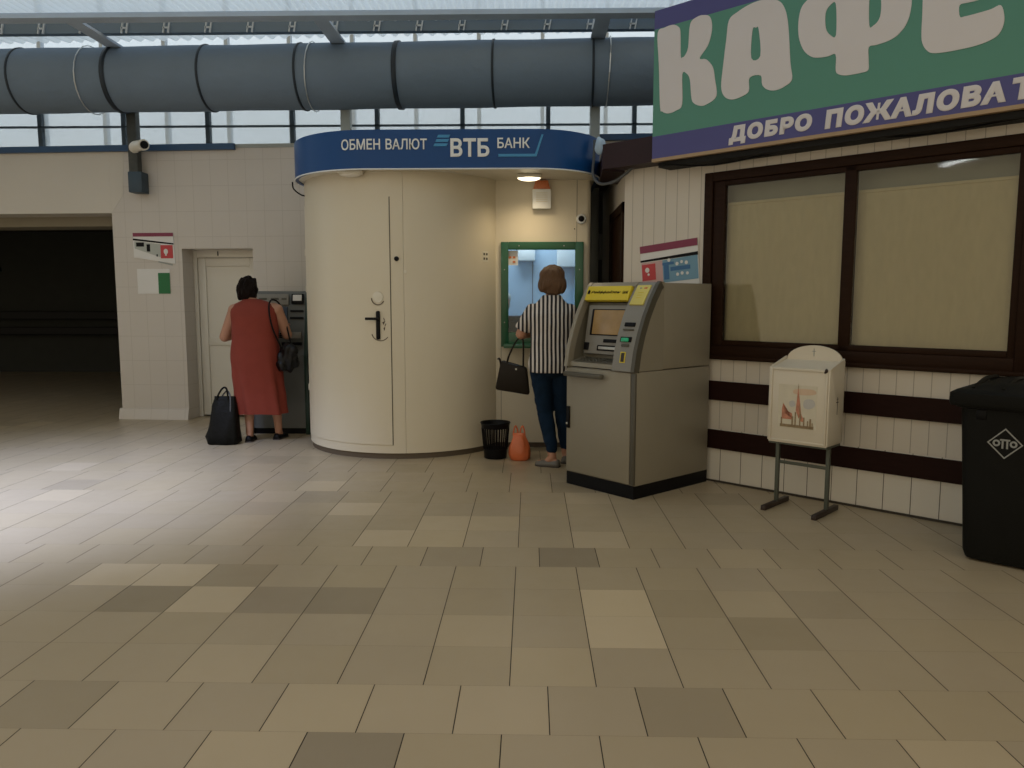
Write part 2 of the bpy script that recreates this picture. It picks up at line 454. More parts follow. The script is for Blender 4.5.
# PVC service door in the recess
d = bpy.data.objects.new('door_1', None); COL.objects.link(d); d['kind'] = 'structure'; d.location = WO; d.rotation_euler = (0, 0, WR)
bm = B()
for a in ((.79, .835, .0, 1.915), (1.54, 1.6, 0, 1.915), (.835, 1.54, 1.83, 1.915)): box(bm, a[0], a[1], .24, .32, a[2], a[3], .004)
link('door_frame', bm, 'pvc', d, True)
bm = B()
box(bm, .842, .93, .25, .31, .02, 1.825, .005); box(bm, 1.45, 1.533, .25, .31, .02, 1.825, .005)
for z0, z1 in ((.02, .14), (.83, .92), (1.73, 1.825)): box(bm, .93, 1.45, .25, .31, z0, z1, .005)
for z0, z1 in ((.14, .83), (.92, 1.73)):
    box(bm, .93, 1.45, .27, .30, z0, z1)
link('door_leaf', bm, 'pvc', d, True)
bm = B(); box(bm, 1.47, 1.495, .245, .26, .95, 1.1, .004); box(bm, 1.39, 1.49, .205, .22, 1.04, 1.06, .005); box(bm, 1.47, 1.49, .21, .25, 1.04, 1.06); link('door_handle', bm, 'pvc', d, True)
bm = B(); box(bm, 1.08, 1.095, .235, .25, 1.85, 1.9, .003); link('door_closer_bracket', bm, 'rusty', d)
# dark hall behind
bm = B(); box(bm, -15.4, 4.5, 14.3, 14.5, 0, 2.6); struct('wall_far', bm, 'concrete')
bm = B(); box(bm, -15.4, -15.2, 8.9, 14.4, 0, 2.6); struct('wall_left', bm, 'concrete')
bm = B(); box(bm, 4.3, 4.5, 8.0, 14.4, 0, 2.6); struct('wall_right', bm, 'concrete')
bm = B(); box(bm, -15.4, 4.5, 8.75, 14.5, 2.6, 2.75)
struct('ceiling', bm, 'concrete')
bm = B(); box(bm, -9.5, -.02, .34, .75, 2.2, 2.6); struct('trim_4', bm, 'lintel', WO, WR)
for i, z in enumerate((.72, 1.0)):
    bm = B(); box(bm, -15.2, 4.2, 13.9, 13.95, z, z+.14, .01)
    for x in range(-14, 4, 3): box(bm, x, x+.08, 13.95, 14.3, z+.03, z+.11)
    tag(link('guard_rail', bm, 'black'), ('lower' if i == 0 else 'upper')+' black rail along the far wall inside the dark hall', 'rail')
bm = B(); tube(bm, [(-9.2, 13.2, 2.6), (-9.2, 13.2, 1.95)], .012, 6); 
t = thing('pendant_lamp', 'unlit thin pendant lamp hanging inside the dark hall', 'lamp', (0, 0, 0)); link('rod', bm, 'steel', t)
bm = B(); lathe(bm, [(.02, .1), (.08, 0), (.08, -.06), (.03, -.08)], (-9.2, 13.2, 1.9), 14); link('lamp_shade', bm, 'black', t, True)

# glazing: inner frame on the wall top, outer facade behind
def mullions(name, label, xs, y, z0, z1, w, m, bars, panes):
    pass
win = bpy.data.objects.new('window_1', None); COL.objects.link(win); win['kind'] = 'structure'
bm = B()
for i in range(-9, 9): x = -3.70+.975*i; box(bm, x-.024, x+.024, 9.0, 9.07, 2.75, 3.9)
for z in (3.33,): box(bm, -13, 5, 9.0, 9.05, z-.008, z+.008)
link('mullion', bm, 'darksteel', win)
bm = B(); box(bm, -13, 5, 9.05, 9.055, 2.75, 3.9); link('pane', bm, 'polycarb2', win)
win = bpy.data.objects.new('window_2', None); COL.objects.link(win); win['kind'] = 'structure'
bm = B()
for i in range(-9, 11): x = -4.68+.972*i; box(bm, x-.028, x+.028, 12.2, 12.3, 2.75, 6.9)
box(bm, -15, 7, 12.2, 12.28, 6.8, 6.9)
link('mullion', bm, 'galv', win)
bm = B(); box(bm, -15, 7, 12.3, 12.31, 2.75, 6.85); link('pane', bm, 'polycarb', win)
# ------------------------------------------------------------------ ROOF
DA_ = math.atan(-.035)
def corr(bm, x0, x1, y0, y1, za, zb, pitch=.13, amp=.018):
    n = int((x1-x0)/(pitch/8)); rings = []
    for k in range(2):
        rings.append([Vector((x0+(x1-x0)*i/n, y0 if k == 0 else y1, (za if k == 0 else zb)+amp*math.sin(2*PI*i/8))) for i in range(n+1)])
    loft(bm, rings, cap=False, closed=False)
bm = B(); corr(bm, -9, 13, -.45, .17, 4.035, 4.09)
struct('ceiling', bm, 'roofsheet', (-5, 8.28, 0), DA_, smooth='all')
bm = B(); corr(bm, -15, 8, 1.6, 7.45, 3.93, 3.985, .076, .012)
struct('ceiling', bm, 'roofsheet', smooth='all')
bm = B(); box(bm, -15, 8, 7.12, 7.26, 3.865, 3.90); box(bm, -15, 8, 7.18, 7.21, 3.90, 3.93)
struct('beam_1', bm, 'galv')
bm = B(); box(bm, -15, 8, 7.72, 7.80, 3.93, 4.04); struct('beam_2', bm, 'bluesteel')
bm = B()
for i in range(-30, 22):
    x = -1.9+.41*i
    for e in (-.03, .018):
        prism(bm, [(x+e, 3.925), (x+e+.012, 3.925), (x+e+.03, 4.02), (x+e+.018, 4.02)], 7.70, 7.72, 'XZ')
    box(bm, x-.025, x+.03, 7.70, 7.72, 3.965, 3.98)
struct('trim_5', bm, 'galv')
POSTX = (-4.24, -1.93, .66)
for n, x in enumerate((-6.6,)+POSTX):
    bm = B(); box(bm, x-.07, x+.07, 7.2, 8.4, 3.905, 3.918); box(bm, x-.07, x-.06, 7.28, 8.4, 3.918, 3.93); box(bm, x+.06, x+.07, 7.28, 8.4, 3.918, 3.93)
    struct('beam_%d' % (n+3), bm, 'galv')
for n, y in enumerate((5.2, 3.2)):
    bm = B(); box(bm, -15, 8, y-.06, y+.06, 3.82, 3.92); struct('beam_%d' % (n+7), bm, 'galv')
# insulated duct
DA = math.atan(-.031)
duct = thing('ventilation_duct', 'long grey-blue insulated duct running under the roof above the back wall', 'duct', (-5.5, 8.27, 3.63), DA)
bm = B(); lathe(bm, [(.315, -9)]+[(.32+.004*math.sin(k*2.1), -9+k*.5) for k in range(1, 54)]+[(.315, 18)], (0, 0, 0), 40, axis='X')
link('duct_body', bm, 'duct', duct, 'all')
for k in range(-3, 9):
    x = .2+.985*k; thick = k in (1, 4)
    w = .045 if thick else .022
    if x > 7.6: break
    bm = B(); lathe(bm, [(.33, 0), (.332, w)], (x, 0, 0), 40, axis='X'); link('duct_band', bm, 'ductband', duct, 'all')
for x in (.93, 3.28, 6.28):
    bm = B(); tube(bm, [(x+.015*math.sin(a*PI/12), .336*math.cos(a*PI/12), .336*math.sin(a*PI/12)) for a in range(25)], .006, 6); link('wire_strap', bm, 'wire', duct)
# posts
def post(x, zb, label, foot):
    y = 8.27-.031*(x+5.5)+(.24 if foot else .11)
    t = thing('steel_post', label, 'post', (x, y, 0))
    bm = B(); box(bm, -.05, .05, -.05, .05, zb, 3.4, .008)
    link('post_shaft', bm, 'rusty' if foot else 'steel', t, True)
    if foot:
        bm = B(); box(bm, -.06, .09, -.06, .1, zb-.09, zb+.13, .008); link('bracket', bm, 'darksteel', t, True)
    else:
        bm = B(); box(bm, -.09, .09, -.09, .09, zb, zb+.012); link('base_plate', bm, 'steel', t)
    return t
post(-4.29, 2.6, 'grey steel post bolted to the wall under the duct, beside the dark opening', True)
post(-1.93, 2.75, 'steel post rising behind the left half of the blue sign band', False)
post(.66, 0, 'steel post rising behind the right end of the blue sign band', False)
# bullet camera on the first post
t = thing('security_camera', 'white bullet security camera fixed to the steel post above the opening', 'camera', (-4.13, 8.28, 2.98))
t.scale = (1.35, 1.35, 1.35)
bm = B(); tube(bm, [(-.1, .1, .0), (-.03, .02, -.01)], .02, 8); ell(bm, (-.09, .09, 0), (.045, .03, .045)); link('mount', bm, 'lampoff', t, True)
bm = B(); tube(bm, [(-.07, .06, .0), (.06, -.06, -.01)], .042, 16); link('housing', bm, 'lampoff', t, True)
bm = B(); tube(bm, [(.058, -.058, -.01), (.068, -.068, -.011)], .03, 16); link('lens', bm, 'black', t, True)
# wall posters (left)
def wp(x, z): return x, z
t = thing('wall_poster', 'paper poster with magenta heading and red square on the tiled back wall', 'poster', WO, WR)
bm = B(); prism(bm, [(.235, 2.09), (.70, 2.09), (.71, 1.75), (.235, 1.82)], -.008, -.001, 'XZ'); link('sheet', bm, 'paper', t)
bm = B(); box(bm, .235, .70, -.011, -.008, 2.05, 2.09); link('heading', bm, 'magenta', t)
bm = B(); prism(bm, [(.235, 2.03), (.70, 1.975), (.70, 1.96), (.235, 2.01)], -.011, -.008, 'XZ'); link('bar', bm, 'black', t)
bm = B(); box(bm, .55, .69, -.011, -.008, 1.81, 1.955); link('red_square', bm, 'red', t)
bm = B(); prism(bm, [(.25, 2.0), (.55, 1.965), (.55, 1.82), (.25, 1.92)], -.010, -.008, 'XZ'); link('picture', bm, 'greypaper', t)
for q_ in ((.27, .36, 1.94, 1.985), (.39, .43, 1.885, 1.965), (.50, .515, 1.83, 1.855)):
    bm = B(); box(bm, q_[0], q_[1], -.0115, -.0095, q_[2], q_[3]); link('figure', bm, 'black', t)
bm = B(); prism(bm, [(.52, 1.78), (.68, 1.745), (.68, 1.73), (.52, 1.765)], -.0115, -.0075, 'XZ'); link('footer', bm, 'steel', t)
bm = B(); ell(bm, (.61, -.011, 1.885), (.025, .002, .03)); box(bm, .60, .62, -.013, -.009, 1.84, 1.87); link('emblem', bm, 'paper', t)
t = thing('wall_notice', 'white notice with a green right half below the poster on tiled wall', 'notice', WO, WR)
bm = B(); box(bm, .26, .64, -.006, -.001, 1.42, 1.695); link('sheet', bm, 'paper', t)
bm = B(); box(bm, .505, .64, -.009, -.006, 1.42, 1.65); link('green_panel', bm, 'postgreen', t)

# ------------------------------------------------------------------ KIOSK
K0 = (-1.160, 7.368); KR = .935
def kp(phi, r=KR): a = math.radians(phi); return (K0[0]+r*math.sin(a), K0[1]-r*math.cos(a))
kiosk = thing('exchange_kiosk', 'cream rounded currency exchange kiosk with blue sign band and green teller window', 'kiosk')
ZB, ZT = .05, 2.41
def arcwall(bm, a0, a1, z0, z1, r, th, seg=None, mi=0):
    n = seg or max(2, int(abs(a1-a0)/2.5))
    ring = lambda z, rr: [Vector(kp(a0+(a1-a0)*i/n, rr)+(z,)) for i in range(n+1)]
    o0, o1, i0, i1 = ring(z0, r), ring(z1, r), ring(z0, r-th), ring(z1, r-th)
    rows = [[bm.verts.new(p) for p in q] for q in (o0, o1, i1, i0)]
    for k in range(4):
        a, b = rows[k], rows[(k+1) % 4]
        for i in range(n): f = bm.faces.new((a[i], a[i+1], b[i+1], b[i])); f.material_index = mi
    for e in (0, n): bm.faces.new([rows[k][e] for k in range(4)])
bm = B()
arcwall(bm, -120, 6.6, ZB, ZT, KR, .04); link('curved_wall', bm, 'cream', kiosk, True)
bm = B(); arcwall(bm, 6.72, 66, ZB, ZT, KR, .04); link('curved_wall', bm, 'cream', kiosk, True)
door = B(); arcwall(door, -69, -.3, .125, 2.19, KR+.007, .0065)
door = link('door', door, 'cream', kiosk, True)
for a_, b_ in ((-.3, .12), (-69.3, -69)):
    bm = B(); arcwall(bm, a_, b_, .12, 2.195, KR+.0025, .002); link('seam', bm, 'atmdark', door)
def onarc(phi, z, r=KR+.007):
    a = math.radians(phi); p = Vector(kp(phi, r)+(z,))
    R = Matrix(((math.cos(a), -math.sin(a), 0), (math.sin(a), math.cos(a), 0), (0, 0, 1))).to_4x4()
    return Matrix.Translation(p) @ R      # local x along the wall, -y outwards
def phix(x, r=KR): return math.degrees(math.asin(max(-1, min(1, (x-K0[0])/r))))
# hardware positions measured on the wall
hz = 1.14; hx = phix(-1.268)
bm = B(); box(bm, -.017, .017, -.018, 0, -.12, .12, .012, 3, mtx=onarc(hx, hz)); plate = link('handle_plate', bm, 'black', door, True)
bm = B(); box(bm, -.012, .012, -.05, -.015, -.012, .012, .003, mtx=onarc(hx, hz+.055)); box(bm, -.098, .012, -.058, -.042, -.011, .011, .004, mtx=onarc(hx, hz+.055)); link('handle_lever', bm, 'black', plate, True)
bm = B(); box(bm, -.0, .001, 0, .001, 0, .001)
bm.free()
bm = B(); t_ = B(); lathe(t_, [(.045, 0), (.045, -.006), (.038, -.008), (.0, -.008)], (0, 0, 0), 24, axis='Y'); merge(bm, t_, 0, onarc(hx, hz+.235)); link('lock_rosette', bm, 'cream_trim', door, True)
bm = B(); t_ = B(); tube(t_, [(.055*math.cos(a), -.002, .055*math.sin(a)) for a in [PI+k*PI/14 for k in range(13)]], .004, 5); merge(bm, t_, 0, onarc(hx, hz+.225)); link('scratch', bm, 'plinth', door)
bm = B(); t_ = B(); tube(t_, [(.075*math.cos(a), -.001, .07*math.sin(a)) for a in [PI+.2+k*PI/16 for k in range(13)]], .0035, 5); merge(bm, t_, 0, onarc(hx+1, hz-.06)); link('scratch', bm, 'plinth', door)
bm = B()
for q in range(7): 
    dx, dz = random.uniform(.045, .065), random.uniform(-.05, .06)
    t_ = B(); tube(t_, [(dx, -.001, dz), (dx+random.uniform(-.01, .01), -.001, dz+.02)], .003, 4); merge(bm, t_, 0, onarc(hx, hz))
link('scratch', bm, 'plinth', door)
for z in (1.78, 1.45, .55):
    bm = B(); box(bm, -.005, .005, -.012, 0, -.03, .03, .003, mtx=onarc(-70.5, z, KR)); link('hinge', bm, 'cream_trim', door, True)
bm = B(); t_ = B(); lathe(t_, [(.02, 0), (.02, -.008), (.014, -.012), (0, -.012)], (0, 0, 0), 16, axis='Y'); merge(bm, t_, 0, onarc(3.2, 1.69, KR)); link('peephole', bm, 'black', kiosk, True)
bm = B(); t_ = B(); lathe(t_, [(.014, 0), (.014, -.006), (0, -.007)], (0, 0, 0), 12, axis='Y'); merge(bm, t_, 0, onarc(7.5, 1.585, KR)); link('screw_cover', bm, 'cream_trim', kiosk, True)
bm = B(); box(bm, -.04, .04, -.0015, 0, -.045, .045, mtx=onarc(55, 1.73, KR))
st = link('sticker', bm, 'cream_trim', kiosk)
bm = B()
for a in (-.018, .018):
    for c in (-.02, .02): box(bm, a-.010, a+.010, -.004, -.002, c-.010, c+.010, mtx=onarc(55, 1.73, KR))
link('sticker_print', bm, 'atmdark', st)
# seam between panels
# flat panel with window opening
PX0, PX1, PY = -.365, .50, 6.98
WX0, WX1, WZ0, WZ1 = -.20, .405, 1.06, 1.80
bm = B()
box(bm, PX0, WX0, PY, PY+.05, ZB, ZT); box(bm, WX1, PX1, PY, PY+.05, ZB, ZT); box(bm, WX0, WX1, PY, PY+.05, ZB, WZ0); box(bm, WX0, WX1, PY, PY+.05, WZ1, ZT)
link('front_panel', bm, 'cream', kiosk)
bm = B(); loft(bm, [[Vector((PX1+.04*math.sin(a), PY+.04-.04*math.cos(a), z)) for a in [k*PI/12 for k in range(7)]]+[Vector((PX1+.04, 8.05, z)), Vector((PX1, 8.05, z)), Vector((PX1, PY+.05, z))] for z in (ZB, ZT)]); link('side_panel', bm, 'cream', kiosk, True)
bm = B(); box(bm, -2.0, .54, 8.0, 8.05, ZB, ZT); link('back_panel', bm, 'cream', kiosk)
bm = B(); 
for x in (.414, -.262): box(bm, x-.0018, x+.0018, PY-.0025, PY, ZB, (ZT if x > 0 else .98))
link('panel_seam', bm, 'atmdark', kiosk)
for x, z in ((.414, 1.0), (.414, 1.98), (-.31, .99), (-.31, 1.7)):
    bm = B(); disc(bm, (x-.02, PY-.004, z), .006, .004, 'Y', 8); link('rivet', bm, 'atmdark', kiosk)
# green window frame
fr = B(); 
for a in ((-.262, -.195, .93, 1.865), (.400, .475, .93, 1.865), (-.195, .400, 1.795, 1.865), (-.195, .40, .93, 1.06)): box(fr, a[0], a[1], PY-.03, PY, a[2], a[3], .004)
fr = link('window_frame', fr, 'green', kiosk, True)
bm = B(); box(bm, -.20, .405, PY+.012, PY+.018, 1.06, 1.80); link('pane', bm, 'glass', fr)
for x, z in ((-.10, 1.83), (.30, 1.83), (-.23, 1.62), (-.23, 1.15), (.44, 1.62), (.44, 1.15)):
    bm = B(); disc(bm, (x, PY-.034, z), .006, .005, 'Y', 8); link('screw', bm, 'steel', fr)
bm = B(); box(bm, -.23, .44, PY-.24, PY-.0, .93, .965, .006); link('counter_shelf', bm, 'green', kiosk, True)
bm = B(); box(bm, -.21, -.11, PY+.006, PY+.011, 1.66, 1.79); nt_ = link('notice', bm, 'paper', kiosk)
for x, z in ((-.18, 1.73), (-.145, 1.73), (-.145, 1.69)):
    bm = B(); box(bm, x-.012, x+.012, PY+.002, PY+.005, z-.009, z+.009); link('notice_print', bm, 'orange', nt_)
# interior
bm = B(); box(bm, -.75, .50, 7.95, 7.99, .6, 2.4); box(bm, -.80, -.75, 7.1, 7.99, .6, 2.4); box(bm, .45, .499, 7.03, 7.99, .6, 2.4); box(bm, -.8, .5, 7.03, 7.99, 2.385, 2.40); link('inner_wall', bm, 'interior', kiosk)
bm = B(); box(bm, .02, .03, 7.94, 7.952, .6, 2.38); link('inner_seam', bm, 'tellershirt', kiosk)
bm = B(); box(bm, -.75, .45, 7.04, 7.30, 1.155, 1.205, .004); box(bm, -.7, .44, 7.06, 7.10, .6, 1.16); link('inner_desk', bm, 'interiordark', kiosk)
bm = B(); box(bm, -.8, .5, 7.04, 7.99, .5, .6); link('inner_floor', bm, 'interiordark', kiosk)
bm = B(); box(bm, -.13, .05, 7.80, 7.95, 1.74, 1.93, .015); link('air_conditioner', bm, 'letter_white', kiosk, True)
bm = B(); box(bm, .27, .45, 7.8, 7.95, 1.68, 1.95, .01); link('wall_cabinet', bm, 'letter_white', kiosk, True)
bm = B(); box(bm, -.3, .3, 7.35, 7.55, 2.36, 2.385, .005); link('inner_lamp', bm, 'intlamp', kiosk)
# plinth
bm = B(); arcwall(bm, -120, 66, 0, .05, KR-.015, .04); box(bm, -.36, .52, PY+.03, PY+.08, 0, .05); box(bm, .48, .52, PY+.05, 8.0, 0, .05); box(bm, -2.0, .52, 7.95, 8.0, 0, .05); link('plinth', bm, 'plinth', kiosk)
# sign band (stadium) with recessed white soffit
HY, HX0, HX1, HBACK = 6.3, -2.10, .60, 8.06
def hpath(off=0):
    pts = []; rl, rr = .80, .60
    for k in range(17):
        a = PI+k*PI/2/16; pts.append((HX0+rl+(rl-off)*math.cos(a), HY+rl+(rl-off)*math.sin(a)))
    for k in range(17):
        a = -PI/2+k*PI/2/16; pts.append((HX1-rr+(rr-off)*math.cos(a), HY+rr+(rr-off)*math.sin(a)))
    pts.append((HX1-off, HBACK-off)); pts.append((HX0+off, HBACK-off)); return pts
def surfy(x):
    if x < HX0+.8: dx = HX0+.8-x; return HY+.8-math.sqrt(max(0, .64-dx*dx))
    if x > HX1-.6: dx = x-(HX1-.6); return HY+.6-math.sqrt(max(0, .36-dx*dx))
    return HY
bm = B(); o_, i_ = hpath(0), hpath(.03)
rings = [[Vector((x, y, z)) for x, y in p] for p, z in ((i_, 2.395), (o_, 2.395), (o_, 2.702), (i_, 2.702))]
vs = [[bm.verts.new(p) for p in r] for r in rings]
for k in range(4):
    a, b = vs[k], vs[(k+1) % 4]
    for i in range(len(a)): bm.faces.new((a[i], a[(i+1) % len(a)], b[(i+1) % len(a)], b[i]))
band = link('sign_band', bm, 'signblue', kiosk, True)
bm = B(); prism(bm, hpath(.02), 2.405, 2.425); link('soffit', bm, 'cream_trim', kiosk)
bm = B(); prism(bm, hpath(.03), 2.66, 2.675); link('roof_cover', bm, 'steel', kiosk)
bm = B()
pp = hpath(-.002)[:34]
tube(bm, [Vector((x, y, 2.394)) for x, y in pp], .006, 6); link('edge_trim', bm, 'letter_white', band)
def X(px): return -1.361+(px-360)*.00798
def Z(py): return 2.697-(py-130)*.0078
def wrap(bm):
    for v in bm.verts: v.co.y += surfy(v.co.x)
    return bm
for s, a, b, c, d_, bo in (('ОБМЕН', 340, 380, 149.5, 138.5, .018), ('ВАЛЮТ', 385.5, 427, 149.5, 138.5, .018), ('ВТБ', 450.5, 489.5, 157, 138.5, .03), ('БАНК', 497.5, 530, 148.5, 138.2, .018)):
    link('lettering', wrap(text_bm(s, X(a), X(b), Z(c), Z(d_), .006, -.004, bo)), 'letter_white', band)
for k, (a, b) in enumerate(((437, 449), (435.3, 447.8), (433.3, 446.5))):
    y0 = 135+k*4.3
    bm = B(); prism(bm, [(X(a), Z(y0+2.8)), (X(b), Z(y0+2.8)), (X(b+1.5), Z(y0)), (X(a+1.5), Z(y0))], -.007, -.001, 'XZ'); link('logo_stripe', wrap(bm), 'signlight', band)
bm = B(); prism(bm, [(X(498.5), Z(157)), (X(536.5), Z(157)), (X(543.5), Z(135)), (X(541.5), Z(135)), (X(535), Z(154.3)), (X(498.5), Z(154.3))], -.007, -.001, 'XZ'); link('logo_underline', wrap(bm), 'signlight', band)
# soffit lamps
def soffit_lamp(x, y, on, label):
    t = thing('soffit_lamp', label, 'lamp', (x, y, 2.405), 0)
    bm = B(); box(bm, -.105, .105, -.05, .05, -.03, 0, .012, 2); link('lamp_base', bm, 'cream_trim', t, True)
    bm = B()
    ell(bm, (0, 0, -.028), (.098, .045, .028)); link('lamp_cover', bm, 'lampglow' if on else 'lampoff', t, True)
soffit_lamp(-.012, 6.66, True, 'lit oval lamp under the blue band above the teller window')
soffit_lamp(-1.47, 6.415, False, 'unlit oval lamp under the blue band above the kiosk door')
# cable drooping at the left end of band
bm = B(); tube(bm, spline([(-2.13, 7.0, 2.40), (-2.12, 7.0, 2.34), (-2.06, 7.02, 2.29), (-2.0, 7.05, 2.28)]), .007, 6)
tag(link('drooping_cable', bm, 'black', None, True), 'short black cable drooping under the left end of the blue band', 'cable')
# alarm siren box
t = thing('alarm_siren', 'white alarm box with orange top on the kiosk above the teller window', 'alarm', (.10, PY, 2.15))
bm = B(); box(bm, -.082, .082, -.07, 0, 0, .17, .006); link('housing', bm, 'letter_white', t, True)
bm = B(); prism(bm, [(-.075, .171), (.075, .171), (.055, .245), (-.055, .245)], -.06, -.005, 'XZ', bev=.004)
for k in range(4): box(bm, -.05+k*.03, -.038+k*.03, -.065, -.055, .18, .24)
link('beacon', bm, 'orange', t, True)
bm = B(); 
for k in range(5): box(bm, -.05, .05, -.073, -.07, .06+k*.018, .066+k*.018)
link('grille', bm, 'cream_trim', t)
t = thing('dome_camera', 'small white dome camera at the right edge of the kiosk front', 'camera', (.452, PY, 2.065))
bm = B(); lathe(bm, [(.045, 0), (.045, -.02), (.036, -.035)], (0, 0, 0), 20, axis='Y'); link('housing', bm, 'letter_white', t, True)
bm = B(); ell(bm, (0, -.035, 0), (.027, .018, .027)); link('lens', bm, 'black', t, True)

# ------------------------------------------------------------------ people
def hand(bm, wrist, direc, up, s=1.0, curl=.35, side=1):
    """palm, four fingers and a thumb; direc = pointing direction, up = back of hand, side = thumb side sign"""
    w = Vector(wrist); d_ = Vector(direc).normalized(); u = Vector(up).normalized(); r = d_.cross(u).normalized()*side; u = (r.cross(d_)*side).normalized()
    for k in range(4):
        o = (k-1.5)*.019*s
        b0 = w+d_*.085*s+r*o; cap_(bm, w+r*o*.6+d_*.01, b0, .016*s, .0125*s, 8)
        L = (.036, .04, .037, .03)[k]*s
        p1 = b0+(d_*math.cos(curl)-u*math.sin(curl))*L; p2 = p1+(d_*math.cos(curl*2.4)-u*math.sin(curl*2.4))*L*.8
        cap_(bm, b0, p1, .0095*s, .0085*s, 8); cap_(bm, p1, p2, .0085*s, .007*s, 8)
    t0 = w+d_*.03*s-r*.03*s; t1 = t0+(d_*.7-r*.6-u*.2).normalized()*.035*s; t2 = t1+(d_*.9-r*.2-u*.3).normalized()*.028*s
    cap_(bm, w+d_*.015*s, t0, .015*s, .012*s, 8); cap_(bm, t0, t1, .012*s, .010*s, 8); cap_(bm, t1, t2, .010*s, .008*s, 8)
def head(bm, c, tilt=0, yaw=0, s=1.0):
    t = bmesh.new(); S = s
    ell(t, (0, -.008, .03), (.073*S, .092*S, .085*S)); ell(t, (0, .02, -.03), (.058*S, .065*S, .08*S))
    ell(t, (0, .04, -.085*S), (.032*S, .03*S, .025*S))
    cap_(t, (0, .085*S, .02), (0, .105*S, -.022), .008, .013, 8)      # nose
    for k in (-1, 1):
        ell(t, (k*.071*S, -.005, -.01), (.008, .018, .03)); ell(t, (k*.03, .083*S, .034), (.02, .01, .007))
    ell(t, (0, .083*S, -.055), (.024, .012, .006)); ell(t, (0, .082*S, -.067), (.020, .011, .006))
    t.transform(Matrix.Translation(c) @ Matrix.Rotation(yaw, 4, 'Z') @ Matrix.Rotation(-tilt, 4, 'X')); merge(bm, t)
def arm(bm, sh, el, wr, r=(.052, .042, .038, .026)):
    sh, el, wr = Vector(sh), Vector(el), Vector(wr)
    ell(bm, sh, (r[0]*1.05,)*3); tube(bm, [sh, sh.lerp(el, .5), el], [r[0], (r[0]+r[1])/2*1.02, r[1]], 14); ell(bm, el, (r[1],)*3)
    m = el.lerp(wr, .3); tube(bm, [el, m, wr], [r[1], r[2]*1.05, r[3]], 14); ell(bm, wr, (r[3],)*3)
def leg(bm, hip, kn, an, r=(.085, .056, .05, .034)):
    hip, kn, an = Vector(hip), Vector(kn), Vector(an)
    ell(bm, hip, (r[0],)*3); tube(bm, [hip, hip.lerp(kn, .5), kn], [r[0], (r[0]+r[1])/2, r[1]], 16); ell(bm, kn, (r[1],)*3)
    m = kn.lerp(an, .3)+Vector((0, -.012, 0)); tube(bm, [kn, m, kn.lerp(an, .75), an], [r[1], r[2]*1.08, r[3]*1.15, r[3]], 16); ell(bm, an, (r[3],)*3)
def foot(bm, an, ang, L=.22, w=.042):
    a = Vector(an); d_ = Vector((math.sin(ang), math.cos(ang), 0))
    heel = Vector((a.x, a.y, .040))-d_*.030; toe = Vector((a.x, a.y, .03))+d_*(L-.10)
    cap_(bm, heel, toe, .028, .018, 12); cap_(bm, a, Vector((a.x, a.y, .05))+d_*.03, .034, .032, 12)
def flat0(p):
    if p.z < .012: p.z = .012
    return p
def shoe(an, ang, m, parent, L=.235, sole=True, open_=False):
    d_ = Vector((math.sin(ang), math.cos(ang), 0)); s_ = Vector((d_.y, -d_.x, 0)); a = Vector((an[0], an[1], 0))
    rings = []
    prof = [(-.07, .020, .03), (-.062, .032, .062), (-.03, .037, .066), (.02, .038, .06), (.06, .042, .055), (.10, .046, .05), (.13, .042, .042), (.155, .03, .034), (.165, .012, .024)]
    for t, w, h in prof:
        c = a+d_*t*L/.235
        rings.append([c+s_*w*math.cos(q)+Vector((0, 0, .010+max(0, math.sin(q))*(h-.010))) for q in [2*PI*k/16 for k in range(16)]])
    bm = B(); loft(bm, rings); o = link('shoe', bm, m, parent, 'all')
    bm = B(); prism(bm, [tuple((a+d_*t*L/.235+s_*w*1.06)[:2]) for t, w, h in prof]+[tuple((a+d_*t*L/.235-s_*w*1.06)[:2]) for t, w, h in prof[::-1]], 0, .012); link('sole', bm, 'sole', o)

# --- woman in the red dress
w1 = thing('person', 'woman in a long sleeveless red dress bending over the grey machine by the wall', 'person', (-2.59, 7.22, 0))
bm = B()
aL, aR = (-.10, .02, .075), (.135, .16, .075)
leg(bm, (-.095, .02, .82), (-.10, .05, .44), aL); leg(bm, (.10, .03, .82), (.125, .14, .44), aR)
foot(bm, aL, -.15); foot(bm, aR, .1)
ell(bm, (0, 0, .86), (.19, .145, .15)); ell(bm, (0, .01, 1.02), (.18, .13, .17)); ell(bm, (-.005, .02, 1.18), (.19, .12, .15))
cap_(bm, (-.17, .035, 1.265), (.17, .035, 1.265), .06, .06); cap_(bm, (-.02, .05, 1.29), (-.07, .10, 1.38), .058, .05)
head(bm, (-.092, .125, 1.455), .45, .1)
arm(bm, (-.205, .03, 1.255), (-.325, .07, 1.0), (-.13, .30, 1.06), (.056, .048, .042, .028)); hand(bm, (-.13, .30, 1.06), (.5, .85, .15), (0, -.2, 1), side=1)
arm(bm, (.20, .03, 1.255), (.262, .12, 1.02), (.17, .32, 1.08), (.056, .048, .042, .028)); hand(bm, (.17, .32, 1.10), (-.3, .9, .25), (0, -.2, 1), side=-1)
link('body', remesh(bm, .0075, 4, flat0), 'skin', w1, 'all')
